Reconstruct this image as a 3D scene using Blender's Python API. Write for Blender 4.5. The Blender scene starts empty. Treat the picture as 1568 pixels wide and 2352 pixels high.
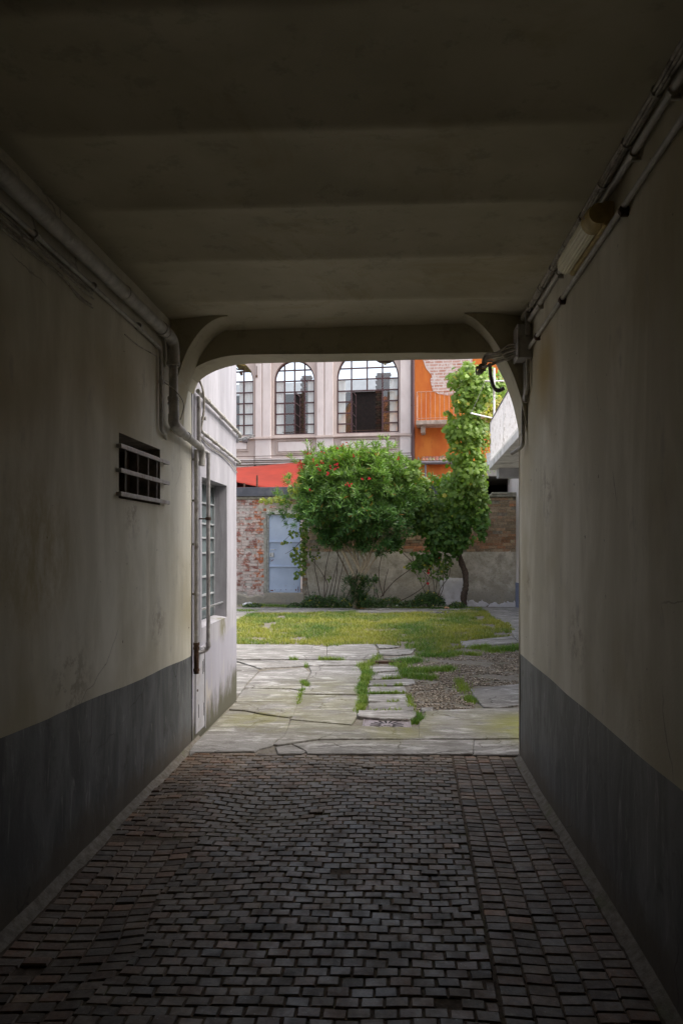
import bpy, math, random
import numpy as np
from mathutils import Vector, noise, Matrix
random.seed(7); RS = np.random.RandomState(11)
C = bpy.context.scene.collection
PI = math.pi
# ------------------------------------------------------------------ camera model
F = 1568.0; PPX = 825.0; PPY = 1250.0; TH = math.atan(70/1568); EYE = 1.6
FW = Vector((-math.sin(TH), math.cos(TH), 0)); RT = Vector((math.cos(TH), math.sin(TH), 0)); UP = Vector((0, 0, 1))
EYEP = Vector((0, 0, EYE))
def ray(px, py): return FW + RT*((px-PPX)/F) + UP*((PPY-py)/F)
def onX(px, py, X): r = ray(px, py); return EYEP + r*(X/r.x)
def onY(px, py, Y): r = ray(px, py); return EYEP + r*(Y/r.y)
def onZ(px, py, Z): r = ray(px, py); return EYEP + r*((Z-EYE)/r.z)
class Frame:
    """vertical plane through (0, y0) turned by phi; local u to the right, w away from the passage, z up"""
    def __init__(s, y0, phi):
        s.o = Vector((0, y0, 0)); s.phi = phi
        s.u = Vector((math.cos(phi), -math.sin(phi), 0)); s.w = Vector((math.sin(phi), math.cos(phi), 0))
    def at(s, px, py, w=0.0):
        r = ray(px, py); t = ((s.o - EYEP).dot(s.w) + w)/r.dot(s.w); p = EYEP + r*t
        return (p - s.o).dot(s.u), p.z
    def u_(s, px, w=0.0): return s.at(px, 1200, w)[0]
    def z_(s, px, py, w=0.0): return s.at(px, py, w)[1]
    def world(s, u, w, z): return s.o + s.u*u + s.w*w + Vector((0, 0, z))

# ------------------------------------------------------------------ objects
def tag(o, label=None, cat=None, group=None, kind=None):
    if label: o['label'] = label
    if cat: o['category'] = cat
    if group: o['group'] = group
    if kind: o['kind'] = kind
    return o
def empty(name, loc=(0, 0, 0), rz=0.0):
    o = bpy.data.objects.new(name, None); C.objects.link(o); o.location = loc; o.rotation_euler = (0, 0, rz); return o
def fr_empty(name, fr): return empty(name, fr.o, -fr.phi)

class MB:
    def __init__(s): s.v = []; s.f = []; s.c = []; s.m = []; s.mi = 0; s.col = (1, 1, 1)
    def add(s, vs, fs):
        n = len(s.v); s.v += [tuple(p) for p in vs]
        for f in fs: s.f.append([i+n for i in f]); s.c.append(s.col); s.m.append(s.mi)
    def quad(s, a, b, c, d): s.add([a, b, c, d], [(0, 1, 2, 3)])
    def box(s, x0, x1, y0, y1, z0, z1):
        s.add([(x0,y0,z0),(x1,y0,z0),(x1,y1,z0),(x0,y1,z0),(x0,y0,z1),(x1,y0,z1),(x1,y1,z1),(x0,y1,z1)],
              [(0,3,2,1),(4,5,6,7),(0,1,5,4),(1,2,6,5),(2,3,7,6),(3,0,4,7)])
    def prism(s, poly, axis, a, b):
        """poly of 2-D points extruded along axis ('x','y','z') from a to b"""
        def P(p, t): return {'x': (t, p[0], p[1]), 'y': (p[0], t, p[1]), 'z': (p[0], p[1], t)}[axis]
        n = len(poly)
        s.add([P(p, a) for p in poly]+[P(p, b) for p in poly],
              [tuple(range(n))[::-1], tuple(range(n, 2*n))]+[(i, (i+1) % n, (i+1) % n+n, i+n) for i in range(n)])
    def tube(s, pts, r, n=10, cap=True):
        pts = [Vector(p) for p in pts]; k = len(pts)
        rs = r if isinstance(r, (list, tuple)) else [r]*k
        T = [(pts[min(i+1, k-1)]-pts[max(i-1, 0)]).normalized() for i in range(k)]
        a = Vector((0, 0, 1)) if abs(T[0].z) < .9 else Vector((1, 0, 0))
        N = (a - T[0]*a.dot(T[0])).normalized(); vs = []
        for i in range(k):
            N = (N - T[i]*N.dot(T[i])).normalized(); B = T[i].cross(N)
            for j in range(n):
                t = 2*PI*j/n; vs.append(pts[i] + (N*math.cos(t)+B*math.sin(t))*rs[i])
        fs = [(i*n+j, i*n+(j+1) % n, (i+1)*n+(j+1) % n, (i+1)*n+j) for i in range(k-1) for j in range(n)]
        if cap: fs += [tuple(range(n))[::-1], tuple((k-1)*n+j for j in range(n))]
        s.add(vs, fs)
    def grid(s, fn, nu, nv):
        s.add([fn(i/nu, j/nv) for j in range(nv+1) for i in range(nu+1)],
              [(j*(nu+1)+i, j*(nu+1)+i+1, (j+1)*(nu+1)+i+1, (j+1)*(nu+1)+i) for j in range(nv) for i in range(nu)])
    def build(s, name, mat, parent=None, smooth=False, bevel=0, solid=0, auto=0):
        me = bpy.data.meshes.new(name); me.from_pydata(s.v, [], s.f)
        for mm in (mat if isinstance(mat, (list, tuple)) else [mat]): me.materials.append(mm)
        if isinstance(mat, (list, tuple)): me.polygons.foreach_set('material_index', s.m)
        ca = me.color_attributes.new('Col', 'FLOAT_COLOR', 'CORNER'); arr = []
        for f, c in zip(s.f, s.c): arr += [c[0], c[1], c[2], 1.0]*len(f)
        ca.data.foreach_set('color', arr)
        if smooth: me.polygons.foreach_set('use_smooth', [True]*len(s.f))
        o = bpy.data.objects.new(name, me); C.objects.link(o)
        if auto:
            me.polygons.foreach_set('use_smooth', [True]*len(s.f)); me.set_sharp_from_angle(angle=math.radians(auto))
        if solid: m = o.modifiers.new('Solidify', 'SOLIDIFY'); m.thickness = solid; m.offset = 0
        if bevel: m = o.modifiers.new('Bevel', 'BEVEL'); m.width = bevel; m.segments = 2; m.limit_method = 'ANGLE'
        if parent: o.parent = parent
        return o
def bx(name, mat, parent, x0, x1, y0, y1, z0, z1, bevel=0):
    m = MB(); m.box(x0, x1, y0, y1, z0, z1); return m.build(name, mat, parent, bevel=bevel)
def tb(name, mat, parent, pts, r, n=10): m = MB(); m.tube(pts, r, n); return m.build(name, mat, parent, auto=50)
def nz(x, y=0, z=0, s=1.0): return noise.noise(Vector((x*s, y*s, z*s)))
def fbm(x, y, z=0): return noise.fractal(Vector((x, y, z)), 1.0, 2.0, 4)
def rnd(a, b): return random.uniform(a, b)
def smooth_path(pts, k=6):
    pts = [Vector(p) for p in pts]; out = []
    for i in range(len(pts)-1):
        p0 = pts[max(i-1, 0)]; p1 = pts[i]; p2 = pts[i+1]; p3 = pts[min(i+2, len(pts)-1)]
        for j in range(k):
            t = j/k
            out.append(0.5*((2*p1)+(p2-p0)*t+(2*p0-5*p1+4*p2-p3)*t*t+(3*p1-p0-3*p2+p3)*t**3))
    out.append(pts[-1]); return out

# ------------------------------------------------------------------ materials
MATS = {}
class NT:
    def __init__(s, name):
        s.m = bpy.data.materials.new(name); s.m.use_nodes = True; s.t = s.m.node_tree; s.t.nodes.clear()
        s.out = s.n('ShaderNodeOutputMaterial'); s.b = s.n('ShaderNodeBsdfPrincipled'); s.l(s.b.outputs[0], s.out.inputs[0])
        s.tc = s.n('ShaderNodeTexCoord').outputs['Object']; s.geo = s.n('ShaderNodeNewGeometry').outputs['Position']
    def n(s, t, **k):
        n = s.t.nodes.new(t)
        for a, b in k.items(): setattr(n, a, b)
        return n
    def l(s, a, b): s.t.links.new(a, b)
    def put(s, sock, v):
        if isinstance(v, bpy.types.NodeSocket): s.l(v, sock)
        elif isinstance(v, (tuple, list)) and len(v) == 3 and sock.type == 'RGBA': sock.default_value = (*v, 1)
        else: sock.default_value = v
    def map(s, vec, scale): n = s.n('ShaderNodeMapping'); s.l(vec, n.inputs[0]); n.inputs['Scale'].default_value = scale; return n.outputs[0]
    def noise(s, scale, detail=5, rough=.6, vec=None, dist=0):
        n = s.n('ShaderNodeTexNoise'); s.l(vec or s.geo, n.inputs['Vector']); n.inputs['Scale'].default_value = scale
        n.inputs['Detail'].default_value = detail; n.inputs['Roughness'].default_value = rough; n.inputs['Distortion'].default_value = dist
        return n.outputs[0]
    def ramp(s, v, a, b, lo=0.0, hi=1.0):
        n = s.n('ShaderNodeMapRange'); s.put(n.inputs[0], v)
        for i, x in enumerate((a, b, lo, hi)): n.inputs[i+1].default_value = x
        n.interpolation_type = 'SMOOTHSTEP'; return n.outputs[0]
    def mix(s, f, a, b, mode='MIX'):
        n = s.n('ShaderNodeMix', data_type='RGBA', blend_type=mode); s.put(n.inputs[0], f); s.put(n.inputs[6], a); s.put(n.inputs[7], b); return n.outputs[2]
    def math(s, op, a, b=0.0):
        n = s.n('ShaderNodeMath', operation=op); s.put(n.inputs[0], a); s.put(n.inputs[1], b); return n.outputs[0]
    def xyz(s, vec=None): n = s.n('ShaderNodeSeparateXYZ'); s.l(vec or s.geo, n.inputs[0]); return n.outputs
    def attr(s, name='Col'): return s.n('ShaderNodeAttribute', attribute_name=name).outputs['Color']
    def bump(s, h, st=.3, d=.01): n = s.n('ShaderNodeBump'); s.l(h, n.inputs['Height']); n.inputs['Strength'].default_value = st; n.inputs['Distance'].default_value = d; s.l(n.outputs[0], s.b.inputs['Normal'])
    def done(s, col, rough=.8, metal=0.0, spec=.4):
        s.put(s.b.inputs['Base Color'], col); s.put(s.b.inputs['Roughness'], rough); s.b.inputs['Metallic'].default_value = metal
        s.b.inputs['Specular IOR Level'].default_value = spec; return s.m
    def blob(s, x, y, z, r, soft=1.0):
        """1 inside a ball at x,y,z fading outward (for stains and moss with a place of their own)"""
        n = s.n('ShaderNodeVectorMath', operation='DISTANCE'); s.l(s.geo, n.inputs[0]); n.inputs[1].default_value = (x, y, z)
        return s.ramp(n.outputs['Value'], r*(1-soft), r, 1.0, 0.0)

def cracks(t, c, col, scale, lo=.5, hi=.56, w=.012, vec=None):
    d = t.n('ShaderNodeTexNoise'); t.l(t.geo, d.inputs['Vector']); d.inputs['Scale'].default_value = scale*2.2; d.inputs['Detail'].default_value = 6
    mv = t.n('ShaderNodeMix', data_type='VECTOR'); mv.inputs[0].default_value = .22; t.l(vec or t.geo, mv.inputs[4]); t.l(d.outputs['Color'], mv.inputs[5])
    v = t.n('ShaderNodeTexVoronoi', feature='DISTANCE_TO_EDGE'); t.l(mv.outputs[1], v.inputs['Vector']); v.inputs['Scale'].default_value = scale
    m = t.ramp(t.noise(scale*.8, 3, .5), lo, hi)
    return t.mix(t.math('MULTIPLY', t.ramp(v.outputs['Distance'], 0, w, .9, 0), m), c, col)
def simple(name, col, rough=.6, metal=0.0, var=.25, sc=18, bump=.15, dirt=None, spec=.4):
    t = NT(name); n = t.noise(sc, 6, .65)
    c = t.mix(t.ramp(n, .3, .75), tuple(x*(1-var) for x in col), tuple(min(1, x*(1+var*.6)) for x in col))
    if dirt: c = t.mix(t.ramp(t.noise(sc*.35, 8, .7), .52, .68), c, dirt)
    if bump: t.bump(n, bump, .004)
    return t.done(c, rough, metal, spec)

def plaster_passage():
    t = NT('plaster_passage')
    st = t.noise(2.2, 8, .62, t.map(t.geo, (1.6, 1.6, .35)), .4)
    c = t.mix(t.ramp(st, .34, .68), (.53, .495, .39), (.69, .655, .55))
    big = t.noise(.9, 4, .5)
    c = t.mix(t.math('MULTIPLY', t.ramp(big, .46, .66), .6), c, (.38, .32, .18))
    fine = t.noise(9, 8, .7, t.map(t.geo, (1, 1, .45)))
    c = t.mix(t.math('MULTIPLY', t.ramp(fine, .56, .72), .5), c, (.36, .34, .30))
    chip = t.noise(26, 3, .5)
    c = t.mix(t.ramp(chip, .74, .77), c, (.16, .14, .12))
    c = cracks(t, c, (.30, .27, .22), .9, .56, .60, .004)
    c = t.mix(t.math('MULTIPLY', t.blob(.97, 4.35, 2.72, .42, .9), .8), c, (.40, .28, .10))
    c = t.mix(t.math('MULTIPLY', t.math('MULTIPLY', t.blob(-1.58, 3.0, 1.55, .55, .8), t.ramp(fine, .35, .6)), .6), c, (.36, .28, .12))
    sc_ = t.ramp(t.noise(11, 8, .75), .48, .58)
    for (bx_, by_, bz_, br_) in ((-1.58, 3.35, .92, .32), (-1.58, 4.6, 1.05, .22), (.97, 4.3, 1.9, .30), (.97, 3.6, 1.1, .25), (.97, 4.9, 1.3, .2), (-1.58, 4.15, 1.78, .2)):
        c = t.mix(t.math('MULTIPLY', t.math('MULTIPLY', t.blob(bx_, by_, bz_, br_, .9), sc_), .55), c, (.24, .19, .13))
    t.bump(t.math('ADD', t.math('MULTIPLY', st, 2.0), t.noise(60, 6, .7)), .35, .004)
    return t.done(c, .85)
def dado_paint():  # worn oil paint
    t = NT('dado_grey_paint')
    st = t.noise(3.2, 8, .65, t.map(t.geo, (1.8, 1.8, .4)), .6)
    c = t.mix(t.ramp(st, .35, .7), (.085, .088, .088), (.185, .19, .19))
    sc = t.noise(9, 8, .72, t.map(t.geo, (1.6, 1.6, .25)), 1.5)
    c = t.mix(t.math('MULTIPLY', t.ramp(sc, .55, .68), .6), c, (.33, .33, .32))
    c = t.mix(t.math('MULTIPLY', t.ramp(t.noise(5, 6, .7), .55, .7), .6), c, (.055, .05, .045))
    zz = t.math('ADD', t.xyz()[2], t.math('MULTIPLY', t.noise(4, 8, .72), -.5))
    c = t.mix(t.ramp(zz, -.20, .0, .75, 0), c, (.10, .08, .055))
    c = cracks(t, c, (.05, .045, .04), 1.4, .52, .57, .006)
    t.bump(t.math('ADD', st, t.noise(50, 5, .7)), .35, .004)
    return t.done(c, .62)
def plaster_ceiling():
    t = NT('plaster_ceiling'); st = t.noise(1.6, 6, .6)
    c = t.mix(t.ramp(st, .3, .75), (.40, .365, .26), (.51, .47, .35))
    c = t.mix(t.math('MULTIPLY', t.ramp(t.noise(7, 8, .7), .54, .64), .45), c, (.28, .25, .18))
    c = t.mix(t.math('MULTIPLY', t.ramp(t.noise(1.1, 8, .7, None, .8), .52, .64), .5), c, (.36, .30, .17))
    t.bump(t.noise(40, 6, .7), .25, .003)
    return t.done(c, .88)
def plaster_white():
    t = NT('plaster_side_house'); z = t.xyz()[2]
    st = t.noise(3, 8, .65, t.map(t.geo, (2, 2, .3)), .5)
    c = t.mix(t.ramp(st, .35, .7), (.33, .32, .345), (.45, .435, .465))
    drip = t.noise(16, 8, .72, t.map(t.geo, (1.2, 1.2, .12)))
    c = t.mix(t.math('MULTIPLY', t.ramp(drip, .52, .66), .6), c, (.26, .25, .26))
    # lower repaint in a cooler grey, then the algae at the foot
    edge = t.math('ADD', z, t.math('MULTIPLY', t.noise(1.6, 3, .5), -.5))
    c = t.mix(t.ramp(edge, .52, .56, .6, 0.0), c, (.33, .32, .38))
    rub = t.noise(6, 8, .7, t.map(t.geo, (1.5, 1.5, .5)), 1.0)
    c = t.mix(t.math('MULTIPLY', t.ramp(rub, .55, .64), t.ramp(z, .75, .2, 0, .6)), c, (.50, .44, .34))
    al = t.math('ADD', z, t.math('MULTIPLY', t.noise(3.5, 9, .72, t.map(t.geo, (2, 2, .8))), -.75))
    yy = t.xyz()[1]; al = t.math('SUBTRACT', al, t.ramp(yy, 5.9, 7.0, 0, .14))
    c = t.mix(t.ramp(al, -.36, -.06, .92, 0.0), c, (.085, .08, .045))
    c = t.mix(t.math('MULTIPLY', t.blob(-1.585, 6.45, .84, .22, .8), t.ramp(rub, .42, .55)), c, (.20, .19, .13))
    t.bump(t.math('ADD', st, t.noise(45, 6, .7)), .35, .004)
    return t.done(c, .85)
def concrete(name='concrete', moss=True):
    t = NT(name); v = t.map(t.geo, (.55, 1.9, 1))
    a = t.noise(1.3, 8, .65, v, .8); b = t.noise(4.5, 9, .72, v, .5); g = t.noise(70, 4, .7)
    c = t.mix(t.ramp(a, .35, .65), (.16, .15, .138), (.29, .275, .255))
    c = t.mix(t.ramp(b, .50, .62), c, (.46, .44, .42))
    c = t.mix(t.math('MULTIPLY', t.ramp(t.noise(6, 9, .75, v, .3), .50, .62), .8), c, (.15, .135, .12))
    c = cracks(t, c, (.06, .05, .04), 1.6, .47, .52, .012)
    sp = t.noise(55, 4, .6); c = t.mix(t.ramp(sp, .62, .68, 0, .7), c, (.10, .09, .075)); c = t.mix(t.ramp(sp, .36, .31, 0, .5), c, (.55, .53, .50))
    q = t.noise(13, 9, .75, v, .6); c = t.mix(t.ramp(q, .54, .62, 0, .75), c, (.14, .125, .11)); c = t.mix(t.ramp(q, .44, .36, 0, .5), c, (.50, .48, .455))
    if moss:
        m = t.ramp(t.noise(2.2, 9, .7, None, .5), .34, .56)
        k = t.math('MAXIMUM', t.blob(1.15, 6.05, 0, .75, .7), t.math('MAXIMUM', t.blob(-1.15, 6.2, 0, .7, .8), t.blob(.1, 5.9, 0, .6, .9)))
        k = t.math('MAXIMUM', k, t.math('MULTIPLY', t.blob(-.3, 6.9, 0, 1.8, .6), .55))
        c = t.mix(t.math('MULTIPLY', t.math('MULTIPLY', k, m), .68), c, (.19, .18, .055))
        c = t.mix(t.math('MULTIPLY', t.blob(1.5, 5.98, 0, .75, .8), t.ramp(b, .34, .5)), c, (.33, .33, .04))
    t.bump(t.math('ADD', t.math('MULTIPLY', b, 1.5), t.math('MULTIPLY', g, .8)), .8, .008)
    return t.done(c, .82)
def attr_mat(name, var=.3, rough=.7, sc=30, bump=.4, wash=None, spec=.4, washlo=.45, washhi=.6, washsc=2.2, grime=.5):
    t = NT(name); n = t.noise(sc, 7, .7)
    c = t.mix(t.ramp(n, .3, .75), (1-var,)*3, (1+var*.4,)*3); c = t.mix(1.0, t.attr(), c, 'MULTIPLY')
    if wash:
        w = t.noise(washsc, 9, .78, None, .3)
        c = t.mix(t.ramp(w, washlo, washhi, 0, .9), c, wash)
    if grime: c = t.mix(t.math('MULTIPLY', t.ramp(t.noise(5, 8, .7), .52, .7), grime), c, (.06, .05, .04))
    t.bump(n, bump, .005)
    return t.done(c, rough, 0, spec)
def cobble_mat():
    t = NT('cobble_brick'); n = t.noise(45, 7, .7); big = t.noise(1.4, 5, .6)
    c = t.mix(1.0, t.attr(), t.mix(t.ramp(n, .25, .8), (.6,)*3, (1.25,)*3), 'MULTIPLY')
    c = t.mix(t.ramp(big, .5, .7, 0, .45), c, (.035, .028, .02))
    c = t.mix(t.ramp(t.noise(90, 4, .6), .68, .75), c, (.38, .36, .33))
    c = t.mix(t.math('MULTIPLY', t.ramp(t.noise(6, 8, .75), .50, .60), .45), c, (.20, .175, .145)); c = t.mix(t.math('MULTIPLY', t.blob(-.75, 4.1, 0, .55, .8), .6), c, (.075, .055, .02))
    t.bump(n, .6, .004)
    r = t.ramp(t.noise(8, 6, .7), .3, .7, .34, .68)
    return t.done(c, r, 0, .38)
def soil(name, c1, c2, sc=25):
    t = NT(name); n = t.noise(sc, 8, .7); m = t.noise(3, 6, .7)
    c = t.mix(t.ramp(n, .3, .7), c1, c2); c = t.mix(t.ramp(m, .5, .7, 0, .6), c, (.10, .11, .035))
    t.bump(n, .8, .01); return t.done(c, .95)
def leaf_mat(name, trans=.35, rough=.45):
    t = NT(name); a = t.attr()
    tr = t.n('ShaderNodeBsdfTranslucent'); t.l(t.mix(1.0, a, (1.3, 1.5, .55), 'MULTIPLY'), tr.inputs[0])
    mx = t.n('ShaderNodeMixShader'); mx.inputs[0].default_value = trans
    t.done(a, rough, 0, .45); t.l(t.b.outputs[0], mx.inputs[1]); t.l(tr.outputs[0], mx.inputs[2]); t.l(mx.outputs[0], t.out.inputs[0])
    return t.m
def glass_mat(name, refl=.25, tint=(.98, 1, 1)):
    t = NT(name); t.t.nodes.remove(t.b)
    g = t.n('ShaderNodeBsdfGlossy'); g.inputs['Roughness'].default_value = .015; g.inputs[0].default_value = (1, 1, 1, 1)
    tr = t.n('ShaderNodeBsdfTransparent'); tr.inputs[0].default_value = (*tint, 1)
    mx = t.n('ShaderNodeMixShader'); mx.inputs[0].default_value = refl
    t.l(tr.outputs[0], mx.inputs[1]); t.l(g.outputs[0], mx.inputs[2]); t.l(mx.outputs[0], t.out.inputs[0]); return t.m
def stucco(name, a, b, stain, sc=1.2, amt=.4, rough=.85):
    t = NT(name); n = t.noise(sc, 6, .6, t.map(t.geo, (1.5, 1.5, .7))); c = t.mix(t.ramp(n, .35, .68), a, b)
    c = t.mix(t.math('MULTIPLY', t.ramp(t.noise(4, 8, .72, t.map(t.geo, (1.5, 1.5, .5))), .54, .7), amt), c, stain)
    t.bump(t.noise(30, 5, .7), .25, .004); return t.done(c, rough)
def render_mat():
    t = NT('old_cement_render'); n = t.noise(2.4, 9, .7, None, .4); f = t.noise(24, 8, .75)
    c = t.mix(t.ramp(n, .35, .66), (.32, .285, .225), (.58, .53, .45)); c = t.mix(t.ramp(f, .5, .72, 0, .65), c, (.11, .095, .07))
    c = t.mix(t.ramp(t.noise(5, 8, .7), .58, .68, 0, .5), c, (.52, .49, .43))
    z = t.xyz()[2]; c = t.mix(t.math('MULTIPLY', t.ramp(z, .6, .1, 0, .6), t.ramp(n, .35, .55)), c, (.12, .115, .095))
    t.bump(t.math('ADD', f, n), .8, .012); return t.done(c, .92)
def exposed_brick():
    t = NT('whitewashed_exposed_brick'); b = t.n('ShaderNodeTexBrick')
    mp = t.n('ShaderNodeMapping'); t.l(t.tc, mp.inputs[0]); mp.inputs['Rotation'].default_value = (PI/2, 0, 0)
    w = t.n('ShaderNodeTexNoise'); w.inputs['Scale'].default_value = 3; t.l(t.tc, w.inputs['Vector'])
    add = t.n('ShaderNodeMix', data_type='VECTOR'); add.inputs[0].default_value = .03; t.l(mp.outputs[0], add.inputs[4]); t.l(w.outputs['Color'], add.inputs[5])
    t.l(add.outputs[1], b.inputs['Vector']); b.inputs['Scale'].default_value = 1.0
    b.inputs['Brick Width'].default_value = .30; b.inputs['Row Height'].default_value = .10; b.inputs['Mortar Size'].default_value = .018; b.inputs['Mortar Smooth'].default_value = .4
    b.inputs['Color1'].default_value = (.36, .15, .10, 1); b.inputs['Color2'].default_value = (.50, .30, .25, 1); b.inputs['Mortar'].default_value = (.58, .53, .50, 1)
    c = t.mix(t.ramp(t.noise(3.5, 9, .8), .46, .62, 0, .9), b.outputs[0], (.62, .57, .54))
    t.bump(b.outputs['Fac'], -.5, .02); return t.done(c, .9)

M = dict(
 plaster=plaster_passage(), dado=dado_paint(), ceil=plaster_ceiling(), white=plaster_white(), conc=concrete(), conc2=concrete('concrete_path', False),
 cobble=cobble_mat(), joint=soil('joint_dirt', (.06, .042, .028), (.13, .095, .065)), earth=soil('earth', (.13, .11, .085), (.24, .215, .18)),
 pipe=simple('painted_pipe', (.50, .48, .44), .5, 0, .25, 14, .1, (.30, .27, .22)), pipegrey=simple('grey_pipe', (.45, .43, .42), .5, 0, .3, 20, .1, (.16, .13, .11)),
 cable=simple('painted_cable', (.50, .46, .39), .6, 0, .4, 25, .1, (.12, .09, .06)), rust=simple('rusty_iron', (.10, .055, .035), .8, 0, .5, 30, .4),
 blackrub=simple('dark_rubber', (.17, .15, .14), .55, 0, .3, 30, .1), barpaint=simple('bar_paint', (.52, .49, .47), .5, 0, .2, 30, .1, (.30, .22, .17)),
 dark=simple('interior_shade', (.018, .014, .012), .9, 0, .3, 5, 0), wood=simple('old_brown_wood', (.10, .06, .03), .7, 0, .4, 12, .2),
 boxpaint=simple('box_paint', (.40, .385, .37), .55, 0, .2, 12, .1, (.25, .22, .18)), alu=simple('aluminium', (.55, .56, .57), .35, .8, .2, 20, 0),
 whitemetal=simple('white_paint_metal', (.84, .83, .82), .45, 0, .15, 20, .05, (.42, .38, .33)), slab=simple('balcony_concrete', (.74, .72, .69), .85, 0, .2, 6, .3, (.36, .34, .30)),
 slabgrey=simple('slab_underside', (.42, .42, .43), .85, 0, .2, 4, .2), lens=simple('lamp_lens', (.85, .80, .58), .35, 0, .12, 8, 0), lampbody=simple('lamp_body', (.55, .42, .17), .6, 0, .3, 18, .1),
 brick=attr_mat('old_brick', .35, .9, 28, .6, None, .3), brickw=attr_mat('limewashed_brick', .35, .9, 28, .6, (.56, .50, .47), .3, .45, .56, 6.5, .3),
 mortar=simple('lime_mortar', (.30, .26, .21), .95, 0, .45, 16, .8, (.14, .115, .09)), mortarw=simple('pale_mortar', (.50, .46, .42), .95, 0, .35, 16, .8, (.26, .22, .19)),
 render=render_mat(), whitepatch=simple('white_patch_paint', (.62, .60, .62), .85, 0, .15, 5, .2, (.42, .38, .36)), flashing=simple('dark_flashing', (.085, .09, .11), .5, 0, .25, 4, .15, (.14, .14, .16)),
 coping=simple('stone_coping', (.33, .31, .26), .9, 0, .35, 10, .5, (.13, .12, .08)), doorblue=None,
 facade=stucco('facade_pale', (.62, .56, .54), (.71, .65, .63), (.50, .42, .39)), facade2=stucco('facade_beige', (.47, .395, .36), (.56, .48, .44), (.34, .265, .23), 1.5, .5),
 orange=stucco('orange_render', (.50, .12, .022), (.62, .20, .035), (.36, .075, .016), .9, .55), orangelight=stucco('orange_trim', (.74, .27, .08), (.80, .34, .12), (.6, .2, .05)),
 frame=simple('brown_window_frame', (.085, .04, .042), .5, 0, .3, 20, .05), curtain=simple('white_curtain', (.86, .85, .82), .9, 0, .08, 3, 0), glass=glass_mat('window_glass', .12),
 roomwall=simple('room_shade_brick', (.014, .008, .006), .9, 0, .5, 8, .2), roompale=simple('room_pale_paint', (.62, .64, .65), .9, 0, .1, 3, 0), downpipe=simple('brown_downpipe', (.13, .07, .07), .45, 0, .2, 20, .05),
 tile=attr_mat('terracotta_tile', .35, .85, 25, .4, None, .3), gutter=simple('grey_gutter', (.17, .15, .16), .45, 0, .2, 10, .05), red=simple('red_sail_cloth', (.235, .020, .008), .9, 0, .2, 2, .05),
 balpaint=simple('balcony_rail_paint', (.50, .26, .17), .6, 0, .25, 20, .05), balslab=simple('balcony_stone', (.42, .34, .28), .9, 0, .35, 8, .3, (.25, .19, .14)),
 bark=attr_mat('light_bark', .4, .9, 40, .5, None, .3, grime=.3), barkdark=simple('vine_bark', (.085, .06, .045), .95, 0, .5, 45, 1.0), leaf=leaf_mat('oleander_leaf', .22, .38), vleaf=leaf_mat('vine_leaf', .42, .5), grass=leaf_mat('grass_blade', .3, .6),
 flower=simple('red_petal', (.50, .006, .02), .6, 0, .1, 20, 0), gravel=attr_mat('gravel_stone', .3, .9, 40, .3, None, .3, grime=0), iron=simple('cast_iron', (.30, .26, .27), .6, .2, .25, 30, .3, (.16, .12, .10)),
 winpane=simple('frosted_pane', (.13, .165, .17), .16, 0, .25, 2.5, .03), trim=simple('grey_window_paint', (.34, .36, .37), .5, 0, .15, 20, .05), cabinet=simple('cabinet_paint', (.46, .45, .48), .5, 0, .12, 10, .05, (.33, .30, .28)),
 slot=simple('black_slot', (.012, .01, .01), .9, 0, 0.2, 5, 0), unseengate=simple('unseen_gate_wood', (.05, .035, .025), .7, 0, .4, 6, .2),
)
def door_mat():
    t = NT('blue_grey_door_paint'); n = t.noise(1.6, 6, .6)
    c = t.mix(t.ramp(n, .3, .7), (.36, .44, .59), (.46, .54, .69))
    z = t.xyz()[2]
    r = t.ramp(t.noise(9, 8, .75), .60, .66); c = t.mix(t.math('MULTIPLY', r, t.ramp(z, .62, .42, .12, 1)), c, (.14, .04, .02))
    t.bump(n, .1, .004); return t.done(c, .45)
M['doorblue'] = door_mat()

XL, XR, ZC = -1.585, .975, 3.24
YE = 5.40            # end of the passage side walls
YB = -3.0            # street end, behind the viewer
# ================================================================== PASSAGE BUILDING
pb = empty('passage_building', (0, YE, 0))
tag(pb, 'dim covered carriage passage with pale stained plaster walls, grey dado and ribbed ceiling', 'building')
def pchild(o):
    o.parent = pb; o.matrix_parent_inverse = Matrix.Translation((0, -YE, 0)); return o
def wob(y, z, k): return .006*nz(y*.7+k, z*.7, k)*1.6 + .003*nz(y*3, z*3, k)
def wall_grid(X, sgn, y0, y1, zf0, zf1, hole=None, k=0.0):
    """wall sheet on plane X between height functions; hole=(y0,y1,z0,z1)"""
    m = MB(); ys = list(np.linspace(y0, y1, 85))
    zs = 26
    if hole:
        ys = sorted([y for y in ys if min(abs(y-hole[0]), abs(y-hole[1])) > .03]+[hole[0], hole[1]])
        lo, hi = zf0(0), zf1(0)
        zz = sorted([z for z in np.linspace(0, 1, zs) ])
    V = {}
    def zat(y, j):
        a, b = zf0(y), zf1(y)
        if hole:
            rows = [0, .15, .3, .45, .6, .75, .9, 1]
            n1 = 10; n2 = 5; n3 = 9
            if j <= n1: return a+(hole[2]-a)*j/n1
            if j <= n1+n2: return hole[2]+(hole[3]-hole[2])*(j-n1)/n2
            return hole[3]+(b-hole[3])*(j-n1-n2)/n3
        return a+(b-a)*j/(zs-1)
    nj = 25 if hole else zs
    nr = nj if hole else zs
    vs = []
    for y in ys:
        for j in range(nr):
            z = zat(y, j); vs.append((X+sgn*wob(y, z, k), y, z))
    fs = []
    for i in range(len(ys)-1):
        for j in range(nr-1):
            if hole and ys[i] >= hole[0]-1e-6 and ys[i+1] <= hole[1]+1e-6 and 10 <= j < 15: continue
            a = i*nr+j; fs.append((a, a+nr, a+nr+1, a+1))
    m.add(vs, fs); return m
dL = lambda y: .70+(5.5-y)*.037 + .018*nz(y*1.3, 3) + .005*nz(y*7, 3)
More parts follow.
